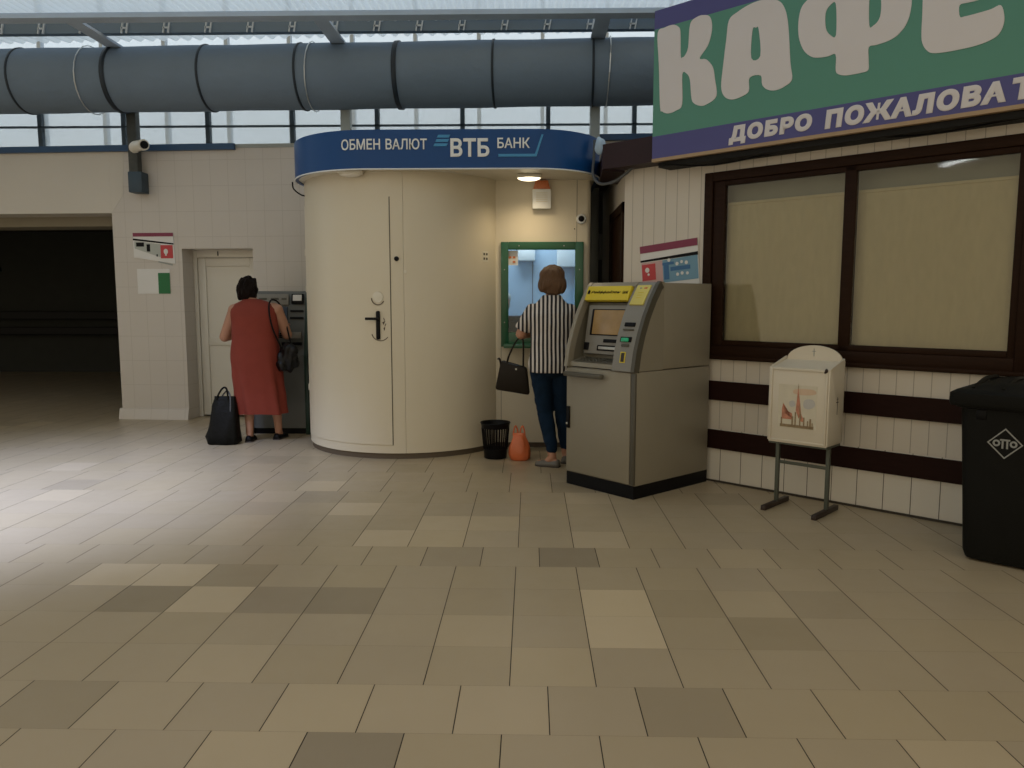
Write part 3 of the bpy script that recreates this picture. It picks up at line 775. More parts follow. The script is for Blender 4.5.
def garment(rings, n=56, fold=0, kf=9, z0=0, z1=1):
    out = []
    for (z, cx, cy, rx, ry) in rings:
        r = []
        for k in range(n):
            a = 2*PI*k/n
            amt = fold*max(0, min(1, (z1-z)/(z1-z0)))
            f = 1+amt*(math.sin(a*kf+z*2)+.6*math.sin(a*(kf+4)+1.3+z*3))+.010*math.sin(z*31+a*2)
            e = .86
            ca, sa = math.cos(a), math.sin(a)
            r.append(Vector((cx+rx*f*math.copysign(abs(ca)**e, ca), cy+ry*f*math.copysign(abs(sa)**e, sa), z+(.006*math.sin(a*3) if z < z0+.02 else 0))))
        out.append(r)
    return out
def interp(rings, step=.03):
    out = []
    for a, b in zip(rings, rings[1:]):
        n = max(1, int(abs(a[0]-b[0])/step))
        for k in range(n):
            t = k/n; out.append(tuple(a[i]*(1-t)+b[i]*t for i in range(5)))
    out.append(rings[-1]); return out
bm = B()
loft(bm, garment(interp([(.275, .015, .05, .236, .17), (.5, .002, .045, .236, .175), (.78, -.005, .01, .232, .18), (.9, -.008, .0, .222, .168), (1.0, -.006, .005, .212, .155), (1.1, -.005, .01, .215, .148), (1.2, -.01, .02, .222, .138), (1.265, -.01, .03, .222, .115), (1.31, -.015, .04, .19, .085), (1.34, -.03, .055, .12, .07), (1.36, -.055, .08, .07, .062)]), fold=.075, kf=7, z0=.275, z1=.95), cap=False)
link('dress', bm, 'dress', w1, 'all')
def hairfn(c, amp, freq=38):
    c = Vector(c)
    def f(p):
        d_ = (p-c); k = noise.noise(Vector((p.x*freq, p.y*freq, p.z*freq*.35)))
        return p+d_.normalized()*k*amp
    return f
bm = B(); ell(bm, (-.092, .10, 1.485), (.090, .10, .09)); ell(bm, (-.092, .06, 1.43), (.085, .07, .08)); ell(bm, (-.13, .09, 1.41), (.05, .06, .06)); ell(bm, (-.155, .08, 1.39), (.025, .035, .04)); ell(bm, (-.03, .08, 1.43), (.03, .05, .07))
link('hair', remesh(bm, .008, 2, hairfn((-.09, .1, 1.46), .024)), 'hairdark', w1, 'all')
shoe(aL, -.15, 'black', w1); shoe(aR, .1, 'black', w1)
# black handbag on her right shoulder
t = thing('handbag', 'shiny black ruffled handbag hanging at the red-dressed woman\'s right hip', 'bag', (-2.285, 7.2, .68))
bm = B(); ell(bm, (0, 0, .12), (.105, .075, .13)); ell(bm, (.03, -.03, .2), (.08, .05, .07)); ell(bm, (-.04, -.02, .06), (.08, .06, .06))
link('bag_body', remesh(bm, .009, 1, hairfn((0, 0, .12), .024, 24)), 'bagblack', t, 'all')
bm = B(); tube(bm, spline([(-.06, .0, .22), (-.115, -.07, .42), (-.15, -.04, .6), (-.14, .03, .672), (-.08, .1, .6), (.02, .06, .24)]), .008, 8); link('strap', bm, 'black', t, True)
# black tote on the floor
t = thing('shopping_bag', 'large black shopping bag standing on the floor left of the red-dressed woman', 'bag', (-2.885, 7.12, 0))
def bagrings(prof, n=32, crease=.04, seed=1, e=.6):
    out = []
    for (z, cx, rx, ry) in prof:
        r = []
        for k in range(n):
            a = 2*PI*k/n; ca, sa = math.cos(a), math.sin(a)
            q = 1+crease*noise.noise(Vector((ca*2+seed, sa*2, z*7)))*2
            r.append(Vector((cx+rx*q*math.copysign(abs(ca)**e, ca), ry*q*math.copysign(abs(sa)**e, sa), z)))
        out.append(r)
    return out
bm = B(); loft(bm, bagrings([(0, 0, .125, .09), (.012, 0, .143, .11), (.08, .0, .146, .115), (.18, .005, .132, .095), (.28, .01, .125, .075), (.36, .015, .108, .05), (.43, .02, .098, .03), (.45, .02, .10, .025)], crease=.09)); link('bag_body', bm, 'tote', t, 'all')
bm = B(); tube(bm, spline([(-.05, -.03, .42), (-.03, -.03, .47), (.01, -.02, .53), (.045, -.02, .52), (.06, -.03, .42)]), .009, 8); link('bag_handle', bm, 'tote', t, True)
bm = B(); tube(bm, spline([(-.03, .02, .42), (.0, .02, .47), (.04, .01, .50), (.08, -.03, .45), (.085, -.05, .33), (.08, -.07, .22)]), .007, 8); link('bag_handle', bm, 'strapgrey', t, True)

# --- woman in striped top
w2 = thing('person', 'woman in a black and white striped top and navy jeans at the teller window', 'person', (.17, 6.2, 0))
bm = B()
bL, bR = (.015, -.03, .08), (.13, .14, .08)
leg(bm, (-.08, 0, .80), (-.045, .05, .44), bL, (.08, .055, .05, .034)); leg(bm, (.09, .01, .80), (.10, .09, .44), bR, (.08, .058, .05, .034))
foot(bm, bL, -1.15); foot(bm, bR, .2)
ell(bm, (0, 0, .86), (.15, .10, .12)); ell(bm, (0, .01, 1.0), (.135, .10, .16)); ell(bm, (0, .015, 1.2), (.155, .105, .17))
cap_(bm, (-.11, .02, 1.27), (.11, .02, 1.27), .045, .045); cap_(bm, (0, .03, 1.33), (.005, .06, 1.43), .05, .046)
head(bm, (.01, .075, 1.51), .2, -.1)
arm(bm, (-.15, .02, 1.255), (-.245, .05, 1.075), (-.165, .33, 1.06)); hand(bm, (-.165, .33, 1.06), (.25, .95, -.1), (0, .1, 1), side=1)
arm(bm, (.15, .02, 1.255), (.235, .08, 1.08), (.10, .33, 1.07)); hand(bm, (.10, .33, 1.07), (-.2, .95, -.1), (0, .1, 1), side=-1)
link('body', remesh(bm, .0075, 4, flat0), 'skin2', w2, 'all')
# jeans
bm = B(); leg(bm, (-.08, 0, .80), (-.045, .05, .44), (.01, -.025, .15), (.096, .067, .060, .047)); leg(bm, (.09, .01, .80), (.10, .09, .44), (.128, .13, .15), (.096, .067, .06, .047))
ell(bm, (0, -.005, .84), (.172, .138, .12))
link('jeans', remesh(bm, .009, 4, lambda p: p+Vector((1, 1, 0))*.006*noise.noise(p*22)), 'jeans', w2, 'all')
# striped top: torso plus sleeves
bm = B()
loft(bm, garment(interp([(.775, 0, -.005, .180, .150), (.85, 0, -.005, .182, .152), (.95, 0, 0, .168, .138), (1.05, 0, .005, .165, .132), (1.15, 0, .01, .172, .132), (1.24, 0, .012, .172, .122), (1.30, 0, .018, .145, .094), (1.355, .002, .025, .098, .075), (1.39, .004, .035, .072, .062)]), n=40))
for s_, e_ in (((-.150, .02, 1.262), (-.238, .045, 1.11)), ((.150, .02, 1.262), (.228, .065, 1.11))):
    tube(bm, [Vector(s_), Vector(e_)], [.060, .062], 16); ell(bm, s_, (.060,)*3)
link('striped_top', remesh(bm, .0075, 2, lambda p: p+Vector((.6, 1, 0))*.007*noise.noise(Vector((p.x*9, p.y*9, p.z*16)))), 'stripes', w2, 'all')
bm = B(); ell(bm, (.01, .055, 1.54), (.104, .105, .090)); ell(bm, (.01, .02, 1.475), (.108, .078, .09)); ell(bm, (-.058, .05, 1.475), (.044, .07, .07)); ell(bm, (.078, .05, 1.475), (.044, .07, .075)); ell(bm, (.02, .0, 1.425), (.075, .045, .04))
link('hair', remesh(bm, .008, 2, hairfn((.01, .05, 1.5), .011)), 'hairbrown', w2, 'all')
shoe(bL, -1.15, 'shoe', w2, .215); shoe(bR, .2, 'shoe', w2, .22)
# brown handbag on left forearm
t = thing('handbag', 'dark brown trapezoid handbag hanging from the striped-top woman\'s left forearm', 'bag', (-.14, 6.3, 0), -.05)
bm = B(); prism(bm, [(-.145, .62), (.14, .575), (.115, .80), (-.095, .86)], -.055, .055, 'XZ', bev=.02); link('bag_body', bm, 'bagbrown', t, True)
bm = B(); tube(bm, spline([(-.09, -.04, .80), (-.105, -.045, .87), (-.12, -.02, .87)], 4), .008, 8); link('zip_tab', bm, 'bagbrown', t)
for y_ in (-.035, .035):
    bm = B(); tube(bm, spline([(-.055, y_, .80), (-.03, y_, .9), (.03, y_*.4, 1.02), (.065, y_*.2, 1.035), (.085, y_*.5, 1.0), (.085, y_, .78)]), .006, 8); link('strap', bm, 'bagbrown', t, True)
bm = B(); disc(bm, (.03, -.060, .79), .008, .006, 'Y', 10); link('clasp', bm, 'keys', t)
# teller behind the glass
w3 = thing('person', 'teller in a grey shirt seated behind the glass at the left edge', 'person', (-.275, 7.62, 0))
bm = B()
for s_ in (-1, 1):
    hip, kn, an = Vector((.08*s_, 0, .86)), Vector((.09*s_, -.13, .84)), Vector((.09*s_, -.14, .72))
    leg(bm, hip, kn, an, (.08, .06, .05, .035)); cap_(bm, (an.x, an.y, .66), (an.x, an.y-.07, .65), .035, .028)
ell(bm, (0, 0, .88), (.16, .12, .11)); ell(bm, (0, 0, 1.02), (.14, .10, .13)); ell(bm, (0, 0, 1.1), (.15, .10, .10)); cap_(bm, (-.13, 0, 1.15), (.13, 0, 1.15), .045, .045); cap_(bm, (0, 0, 1.15), (0, -.02, 1.24), .045, .042)
t_ = B(); head(t_, (0, 0, 0), .1); t_.transform(Matrix.Translation((0, -.03, 1.33)) @ Matrix.Rotation(PI-.5, 4, 'Z')); merge(bm, t_)
for s_ in (-1, 1): arm(bm, (.15*s_, 0, 1.14), (.19*s_, -.04, .98), (.1*s_, -.22, 1.12), (.042, .036, .032, .024)); hand(bm, (.1*s_, -.22, 1.125), (-.1*s_, -1, 0), (0, 0, 1), .9, side=s_)
link('body', remesh(bm, .009, 3), 'skin', w3, 'all')
bm = B(); ell(bm, (0, 0, 1.02), (.155, .118, .14)); ell(bm, (0, 0, 1.1), (.165, .115, .11)); cap_(bm, (-.14, 0, 1.145), (.14, 0, 1.145), .055, .055)
for s_ in (-1, 1): cap_(bm, (.15*s_, 0, 1.14), (.185*s_, -.035, 1.0), .052, .048)
link('shirt', remesh(bm, .009, 3), 'tellershirt', w3, 'all')
bm = B(); ell(bm, (0, .0, 1.37), (.088, .095, .08)); ell(bm, (0, .05, 1.31), (.08, .05, .09)); link('hair', remesh(bm, .009, 2, hairfn((0, 0, 1.35), .01)), 'greypaper', w3, 'all')
bm = B(); cap_(bm, (-.03, 0, 1.355), (-.03, .001, 1.355), .001, .001); bm.free()
t = thing('stool', 'dark stool under the seated teller inside the kiosk', 'stool', (-.275, 7.66, 0))
bm = B(); lathe(bm, [(.15, .735), (.17, .75), (.17, .775), (.15, .785)]); link('seat', bm, 'blackmatte', t, True)
bm = B(); tube(bm, [(0, 0, .6), (0, 0, .74)], .025); link('pole', bm, 'steel', t)

# ------------------------------------------------------------------ waste basket, orange bag
t = thing('waste_basket', 'black slatted plastic waste basket at the foot of the kiosk', 'basket', (-.295, 6.52, 0))
bm = B(); lathe(bm, [(.0, .004), (.095, .004), (.098, .01), (.103, .085), (.098, .085), (.09, .012), (0, .012)], n=32); link('basket_base', bm, 'black', t, True)
bm = B(); lathe(bm, [(.119, .262), (.125, .300), (.131, .306), (.128, .312), (.118, .302), (.113, .262)], n=32, cap=False); link('rim', bm, 'black', t, True)
bm = B()
for k in range(30):
    a = 2*PI*k/30; c, s = math.cos(a), math.sin(a); tube(bm, [(.10*c, .10*s, .08), (.117*c, .117*s, .266)], .0045, 4)
link('slats', bm, 'black', t)
t = thing('carrier_bag', 'orange plastic carrier bag standing between the basket and the striped-top woman', 'bag', (-.085, 6.44, 0))
bm = B(); loft(bm, bagrings([(0, 0, .06, .05), (.008, 0, .078, .06), (.05, 0, .088, .07), (.11, 0, .086, .068), (.16, -.002, .07, .05), (.20, -.004, .055, .032), (.23, -.006, .05, .018)], crease=.12, seed=4, e=.8)); link('bag_body', bm, 'plasticbag', t, 'all')
for sx in (-1, 1):
    bm = B(); tube(bm, spline([(sx*.05-.006, -.01, .21), (sx*.045-.006, -.005, .25), (sx*.03-.006, 0, .29), (sx*.012-.006, .005, .25), (sx*.01-.006, .008, .21)]), .007, 6); link('bag_handle', bm, 'plasticbag', t, True)

# ------------------------------------------------------------------ ATM beside back wall
t = thing('cash_machine', 'grey cash machine with dark green side against the back wall beside the kiosk', 'cash machine', (-2.53, 7.62, 0))
side = [(0, 0), (0, .80), (.02, .86), (.10, 1.30), (.17, 1.43), (.20, 1.44), (.68, 1.44), (.68, 0)]
bm = B(); prism(bm, [(y+.03, z) for y, z in side if z > 0]+[(.70, .06), (.03, .06)], -.27, .27, 'YZ'); link('cabinet', bm, 'atmgrey', t)
for x0, x1 in ((-.30, -.272), (.272, .31)):
    bm = B(); prism(bm, side, x0, x1, 'YZ', bev=.004); link('side_panel', bm, 'atmgreen' if x0 > 0 else 'atmgrey', t, True)
bm = B(); box(bm, -.27, .27, .05, .6, 0, .07); link('plinth', bm, 'black', t)
SL = Matrix.Translation((0, .115, 1.25)) @ Matrix.Rotation(math.radians(-10.3), 4, 'X')
def sl(bm, x0, x1, z0, z1, t0=-.012, t1=0, bev=.002): box(bm, x0, x1, t0, t1, z0, z1, bev, mtx=SL)
bm = B(); sl(bm, -.25, .10, .05, .16, -.015, .01); link('header_panel', bm, 'atmlight', t, True)
bm = B(); sl(bm, -.2, -.12, .10, .12, -.02, -.012); sl(bm, -.08, .0, .10, .12, -.02, -.012); sl(bm, .03, .08, .10, .12, -.02, -.012); link('header_print', bm, 'atmdark', t)
bm = B(); sl(bm, -.22, .09, -.12, .03, -.014, .01); link('screen', bm, 'interiordark', t)
bm = B(); sl(bm, .13, .25, .06, .16, -.02, .01); pn = link('card_panel', bm, 'black', t, True)
bm = B(); sl(bm, .145, .235, .09, .15, -.024, -.02); link('card_label', bm, 'paper', pn)
for z in (-.02, -.09):
    bm = B(); sl(bm, .12, .25, z, z+.018, -.018, .01); link('slot', bm, 'black', t)
bm = B(); box(bm, -.2, .25, .0, .035, .97, 1.03, .004); kb = link('keypad_shelf', bm, 'atmlight', t, True)
bm = B()
for i in range(4):
    for j in range(3): box(bm, -.05+i*.03, -.027+i*.03, -.008, .003, .975+j*.018, .988+j*.018, .001)
link('keys', bm, 'black', kb)
bm = B(); box(bm, .05, .25, .012, .032, .90, .93); link('slot', bm, 'black', t)
bm = B(); tube(bm, spline([(.33, .35, .9), (.335, .34, .6), (.33, .35, .3), (.335, .36, .02)]), .006, 6); tag(link('power_cable', bm, 'strapgrey', None, True, (-2.53, 7.62, 0)), 'thin grey cable running down beside the green-sided cash machine', 'cable')

# ------------------------------------------------------------------ CAFE (rotated frame: x along wall toward viewer, y into wall, z up)
CO = Vector((1.365, 5.705, 0)); CR = math.atan2(-.6775, .7355)
def cs(name, bm, m, smooth=False): return struct(name, bm, m, CO, CR, smooth)
UW0, UW1, UWZ0, UWZ1 = -.112, 1.94, .94, 2.265
bm = B()
box(bm, -.835, UW0, 0, .12, .40, 2.5); box(bm, UW1, 5.2, 0, .12, .40, 2.5); box(bm, UW0, UW1, 0, .12, .40, UWZ0); box(bm, UW0, UW1, 0, .12, UWZ1, 2.5)
cs('wall_cafe', bm, 'cladding')
bm = B(); box(bm, -.835, 5.2, 0, .12, 0, .40); cs('wall_cafe_base', bm, 'lowtile')['kind'] = 'structure'
bm = B(); box(bm, -.835, 5.2, -.02, 0, .615, .757, .003); cs('trim_6', bm, 'board')
bm = B(); box(bm, -.835, 5.2, -.02, 0, .253, .393, .003); cs('trim_7', bm, 'board')
bm = B(); box(bm, -.835, 5.2, -.012, 0, 0, .014); cs('baseboard_cafe', bm, 'grout')
# roof + back + far side closing the cafe room
bm = B(); box(bm, -.8, 5.2, .12, 3.2, 2.5, 2.58); cs('ceiling_cafe', bm, 'maroon')
bm = B(); box(bm, 5.1, 5.2, .12, 3.2, 0, 2.5); cs('wall_cafe_end', bm, 'plaster')
# side wall of the cafe running back along the passage
bm = B(); box(bm, .765, .88, 6.29, 8.3, 0, 2.45); struct('wall_passage', bm, 'plaster')
door2 = bpy.data.objects.new('door_2', None); COL.objects.link(door2); door2['kind'] = 'structure'
bm = B(); box(bm, .742, .764, 6.36, 6.44, 0, 2.14, .004); box(bm, .742, .764, 7.28, 7.36, 0, 2.14, .004); box(bm, .742, .764, 6.36, 7.36, 2.06, 2.14, .004); link('door_frame', bm, 'brown', door2)
bm = B(); box(bm, .750, .764, 6.44, 7.28, .02, 2.06, .003); link('door_leaf', bm, 'brown', door2)
bm = B(); box(bm, .45, 1.2, 8.32, 8.36, 1.78, 2.05, .005); tag(link('notice_board', bm, 'atmgrey'), 'grey board hanging in the dark passage right of the kiosk', 'board')
bm = B(); box(bm, .45, 1.6, 8.36, 8.4, 0, 2.62); struct('wall_passage_end', bm, 'concrete')
bm = B(); box(bm, .61, 1.6, 7.0, 8.36, 2.5, 2.56); struct('passage_shade_slab', bm, 'maroon')  # slab added over the passage to keep daylight out of it
# window unit
w = bpy.data.objects.new('window_3', None); COL.objects.link(w); w['kind'] = 'structure'; w.location = CO; w.rotation_euler = (0, 0, CR)
bm = B()
for a in ((UW0, -.045, UWZ0, UWZ1), (1.885, UW1, UWZ0, UWZ1), (-.045, 1.885, 2.20, UWZ1), (-.045, 1.885, UWZ0, 1.02)): box(bm, a[0], a[1], -.022, .03, a[2], a[3], .005)
link('window_casing', bm, 'brown', w, True)
bm = B()
for a in ((-.04, .05, 1.02, 2.20), (1.845, 1.885, 1.02, 2.20), (.89, .965, 1.02, 2.20), (.05, 1.845, 2.165, 2.20), (.05, 1.845, 1.02, 1.058)): box(bm, a[0], a[1], -.008, .04, a[2], a[3], .005)
link('window_frame', bm, 'brown', w, True)
bm = B(); box(bm, UW0, UW1, -.035, 0, .918, .945, .005); link('window_sill', bm, 'brown', w, True)
for a, b in ((.05, .89), (.965, 1.845)):
    bm = B(); box(bm, a, b, .008, .014, 1.058, 2.165); link('pane', bm, 'cafeglass', w)
for a, b, g in ((-.03, .92, 0), (.93, 1.90, 1)):
    tt = thing('roller_blind', ('beige blind behind the left pane of the cafe window', 'beige blind behind the right pane of the cafe window')[g], 'blind', CO, CR)
    bm = B()
    n = 60
    loft(bm, [[Vector((a+(b-a)*i/n, .075+.004*math.sin(i*.9), z)) for i in range(n+1)] for z in (1.0, 2.03)], cap=False, closed=False)
    link('fabric', bm, 'blind', tt, 'all')
    bm = B(); box(bm, a, b, .065, .09, 2.03, 2.05, .004); link('rail', bm, 'blind', tt)
bm = B(); box(bm, -.2, 2.0, .16, .2, .9, 2.4); cs('wall_cafe_inside', bm, 'greypaper')
# roof fascia (maroon sheet) wrapping the corner
bm = B()
F0 = Matrix.Rotation(CR, 4, 'Z'); F0.translation = CO
def cw(u, v, z=0): return F0 @ Vector((u, -v, z))
a0, a1, a2 = cw(-.30, .17), cw(-.93, .17), Vector((.60, 6.9, 0))
b0, b1, b2 = cw(-.30, .0), cw(-.84, .0), Vector((.80, 6.95, 0))
def tower(pts, z0, z1, top=None):
    prism(bm, [(p.x, p.y) for p in pts], z0, z1)
tower([a0, a1, b1, b0], 2.37, 2.56); tower([a1, a2, b2, b1], 2.36, 2.53)
struct('trim_8', bm, 'maroon')
bm = B(); box(bm, -.42, 5.2, -.16, 0, 2.325, 2.36); box(bm, -.30, 5.2, -.10, 0, 2.36, 2.50); cs('sign_shade_strip', bm, 'gap_shade')  # dark strip modelled in place of the shadow under the sign
# cable with plastic-wrapped lump at fascia corner
bm = B(); tube(bm, spline([(.53, 6.55, 2.66), (.52, 6.5, 2.5), (.51, 6.42, 2.36), (.56, 6.35, 2.28), (.66, 6.25, 2.28), (.74, 6.2, 2.33), (.80, 6.15, 2.38)]), .012, 8)
tag(link('hanging_cable', bm, 'strapgrey', None, True), 'thick grey cable looping between the blue band and the maroon roof edge', 'cable')
bm = B(); ell(bm, (.57, 6.5, 2.60), (.045, .03, .08)); tag(link('wrapped_joint', remesh(bm, .01, 1, hairfn((.57, 6.5, 2.6), .02, 30)), 'interior', None, 'all'), 'crumpled pale plastic wrap around the cable at the roof corner', 'wrap')
# banner
ban = thing('cafe_banner', 'large green and purple cafe sign with cream lettering above the window', 'sign', CO, CR)
BV = -.20
bm = B(); prism(bm, [(-.45, 2.545), (3.3, 2.545), (3.3, 3.30), (-.45, 3.30)], BV, BV+.03, 'XZ'); link('green_panel', bm, 'sgreen', ban)
bm = B(); box(bm, -.45, 3.3, BV, BV+.03, 2.385, 2.545); link('lower_stripe', bm, 'spurple', ban)
bm = B(); box(bm, -.45, 3.3, BV, BV+.03, 3.30, 3.43); link('upper_stripe', bm, 'spurple', ban)
bm = B(); box(bm, -.45, 3.3, BV-.004, BV+.035, 2.362, 2.385); link('edge_strip', bm, 'tan', ban)
for u in (0, 1.1, 2.2, 3.2):
    bm = B(); box(bm, u-.02, u+.02, BV+.035, -.0, 2.45, 2.49); link('bracket', bm, 'darksteel', ban)
K = [(-0.42, 3.269), (-0.362, 3.295), (-0.294, 3.299), (-0.247, 3.274), (-0.23, 3.231), (-0.223, 3.069), (-0.208, 3.058), (-0.189, 3.067), (-0.164, 3.117), (-0.152, 3.27), (-0.098, 3.305), (-0.048, 3.305), (-0.003, 3.286), (0.017, 3.238), (0.017, 3.174), (-0.01, 3.094), (-0.071, 3.023), (-0.019, 3.005), (0.032, 2.946), (0.051, 2.866), (0.067, 2.745), (-0.004, 2.703), (-0.055, 2.7), (-0.107, 2.726), (-0.128, 2.768), (-0.144, 2.893), (-0.172, 2.94), (-0.207, 2.941), (-0.203, 2.737), (-0.252, 2.7), (-0.319, 2.691), (-0.368, 2.713), (-0.387, 2.751), (-0.404, 3.045)]
A = [(0.147, 3.225), (0.208, 3.262), (0.277, 3.285), (0.346, 3.295), (0.413, 3.29), (0.492, 3.262), (0.538, 3.2), (0.565, 3.088), (0.587, 2.864), (0.603, 2.756), (0.558, 2.719), (0.493, 2.705), (0.436, 2.721), (0.401, 2.758), (0.387, 2.819), (0.309, 2.819), (0.306, 2.734), (0.253, 2.707), (0.181, 2.701), (0.126, 2.734), (0.102, 2.803), (0.113, 2.94), (0.131, 3.106)]
Ah = [(0.319, 3.12), (0.342, 3.13), (0.363, 3.117), (0.381, 2.944), (0.317, 2.943)]
F = [(0.683, 3.216), (0.651, 3.186), (0.635, 3.135), (0.631, 3.057), (0.643, 2.983), (0.675, 2.913), (0.723, 2.867), (0.773, 2.851), (0.829, 2.847), (0.875, 2.848), (0.88, 2.754), (0.898, 2.727), (0.938, 2.712), (0.985, 2.709), (1.031, 2.709), (1.073, 2.717), (1.073, 2.775), (1.071, 2.849), (1.113, 2.852), (1.179, 2.86), (1.221, 2.876), (1.243, 2.893), (1.269, 2.922), (1.288, 2.968), (1.296, 3.016), (1.297, 3.059), (1.284, 3.139), (1.226, 3.2), (1.142, 3.235), (1.057, 3.24), (1.045, 3.27), (0.968, 3.292), (0.888, 3.285), (0.872, 3.26), (0.79, 3.258), (0.711, 3.235)]
Fl = [(0.828, 3.149), (0.863, 3.147), (0.872, 2.963), (0.836, 2.972), (0.807, 3.02), (0.802, 3.109)]
Fr = [(1.062, 3.155), (1.067, 2.975), (1.093, 2.968), (1.121, 2.994), (1.131, 3.043), (1.125, 3.118), (1.098, 3.152)]
Ee = [(1.356, 3.044), (1.358, 2.972), (1.36, 2.844), (1.373, 2.791), (1.399, 2.754), (1.43, 2.738), (1.49, 2.731), (1.575, 2.73), (1.651, 2.734), (1.712, 2.748), (1.747, 2.77), (1.765, 2.812), (1.766, 2.859), (1.747, 2.917), (1.702, 2.908), (1.641, 2.903), (1.578, 2.901), (1.552, 2.906), (1.547, 2.967), (1.587, 2.971), (1.637, 2.972), (1.668, 2.995), (1.679, 3.043), (1.658, 3.079), (1.591, 3.088), (1.542, 3.09), (1.537, 3.156), (1.61, 3.16), (1.689, 3.178), (1.71, 3.23), (1.671, 3.27), (1.531, 3.285), (1.38, 3.29), (1.346, 3.24)]
for loops in ([K], [A, Ah], [F, Fl, Fr], [Ee]):
    link('letter', curve_mesh(loops, .004, BV-.002, 4), 'sletter', ban)
def lx(px, py): # measured positions of the small line: parameter along the board
    return px
words = [('ДОБРО', .168, .745), ('ПОЖАЛОВА', .825, 1.80), ('ТЬ', 1.825, 2.05)]
for s, a, b in words:
    link('lettering', text_bm(s, a, b, 2.400 if s[0] == 'Д' else 2.408, 2.526, .004, BV-.002, .075, .08, 1.2), 'sletter', ban)
bm = B(); tube(bm, spline([(-.40, -.19, 2.345), (0, -.12, 2.30), (.5, -.10, 2.33), (.9, -.12, 2.35), (1.4, -.11, 2.31), (2.0, -.12, 2.33), (2.8, -.1, 2.31)], 8), .006, 6)
tag(link('sagging_cable', bm, 'black', None, True, CO, CR), 'thin black cable sagging along the underside of the cafe sign', 'cable')

# poster on the cafe wall
t = thing('wall_poster', 'tilted blue and red poster with magenta heading on the cafe wall above the machine', 'poster', CO, CR)
PM = Matrix.Translation((-.675, 0, 1.745)) @ Matrix.Rotation(-math.radians(5), 4, 'Y')
def pb(bm, x0, x1, z0, z1, y0, y1): box(bm, x0, x1, y0, y1, z0, z1, mtx=PM)
bm = B(); pb(bm, 0, .51, -.35, .02, -.008, -.002); link('sheet', bm, 'paper', t)
bm = B(); pb(bm, 0, .51, -.035, .02, -.011, -.008); link('heading', bm, 'magenta', t)
bm = B(); prism(bm, [(0, -.09), (.51, -.08), (.51, -.105), (0, -.105)], -.0105, -.008, 'XZ', mtx=PM); link('bar', bm, 'black', t)
bm = B(); pb(bm, .005, .20, -.27, -.11, -.010, -.008); link('pink_panel', bm, 'pinkpaper', t)
bm = B(); pb(bm, .012, .135, -.25, -.125, -.012, -.010); link('red_square', bm, 'red', t)
bm = B(); prism(bm, [(.2, -.11), (.505, -.105), (.505, -.28), (.2, -.28)], -.010, -.008, 'XZ', mtx=PM); link('picture', bm, 'postblue', t)
bm = B(); pb(bm, .21, .255, -.26, -.13, -.012, -.010); pb(bm, .27, .44, -.20, -.17, -.012, -.010); pb(bm, .2, .30, -.15, -.13, -.0125, -.010); link('picture_letters', bm, 'postblue2', t)
bm = B()
for x, z, r in ((.06, -.17, .02), (.07, -.205, .010), (.33, -.15, .014), (.37, -.14, .012), (.41, -.15, .014), (.33, -.23, .013), (.37, -.225, .013), (.415, -.23, .012), (.26, -.115, .014)):
    u_ = B(); disc(u_, (x, -.0135, z), r, .0012, 'Y', 10); merge(bm, u_, 0, PM)
link('emblem', bm, 'paper', t)

# ------------------------------------------------------------------ foreground ATM
atm = thing('cash_machine', 'beige free-standing cash machine with a yellow header in front of the cafe wall', 'cash machine', CO, CR)
_c = Vector((-.093, -.888, 0)); atm.matrix_world = Matrix.Translation(CO) @ Matrix.Rotation(CR, 4, 'Z') @ Matrix.Translation(_c) @ Matrix.Rotation(math.radians(-5.5), 4, 'Z') @ Matrix.Translation(-_c)
U0, U1 = -.752, -.090
# profile in (y,z): y=0 wall, front at y=-.877
def pr(): return [(-.895, .872), (-.872, 1.0), (-.835, 1.12), (-.785, 1.24), (-.72, 1.36), (-.655, 1.455), (-.63, 1.475)]
bm = B(); prism(bm, [(-.045, .09), (-.865, .09), (-.865, .868), (-.045, .868)], U0+.004, U1-.004, 'YZ', bev=.006); link('lower_cabinet', bm, 'atm', atm, True)
bm = B(); box(bm, U0+.01, U1-.008, -.872, -.04, 0, .092); link('plinth', bm, 'black', atm)
bm = B(); box(bm, U0+.01, U1-.045, -.879, -.862, .10, .862, .005); dr = link('cabinet_door', bm, 'atm', atm, True)
bm = B(); box(bm, U1-.042, U1-.002, -.879, -.862, .10, .862, .004); link('corner_strip', bm, 'atmdark', atm, True)
bm = B(); box(bm, U0+.02, U0+.048, -.892, -.876, .42, .58, .004); hd = link('lock_handle', bm, 'black', dr, True)
bm = B(); disc(bm, (U0+.030, -.896, .455), .008, .005, 'Y', 12); link('keyhole', bm, 'keys', hd)
bm = B(); box(bm, -.42, -.39, -.866, -.85, .04, .06); disc(bm, (-.40, -.853, .05), .011, .005, 'Y'); link('plinth_bolt', bm, 'steel', atm)
# grip recess rail under the fascia
bm = B(); prism(bm, [(U0+.005, -.90), (U0+.40, -.90), (U0+.385, -.935), (U0+.03, -.935)], .805, .838, 'XY', bev=.008); link('grip_rail', bm, 'atmdark', atm, True)
# upper body: rear box
bm = B(); prism(bm, [(-.045, .874), (-.60, .874), (-.60, 1.467), (-.045, 1.467)], U0+.01, U1-.006, 'YZ', bev=.006)
link('upper_cabinet', bm, 'atm', atm, True)
bm = B(); P_ = pr(); prism(bm, P_+[(-.59, 1.475), (-.59, .876), (-.895, .876)][0:2]+[(-.59, .872)], U1-.012, U1-.004, 'YZ'); link('upper_side', bm, 'atm', atm)
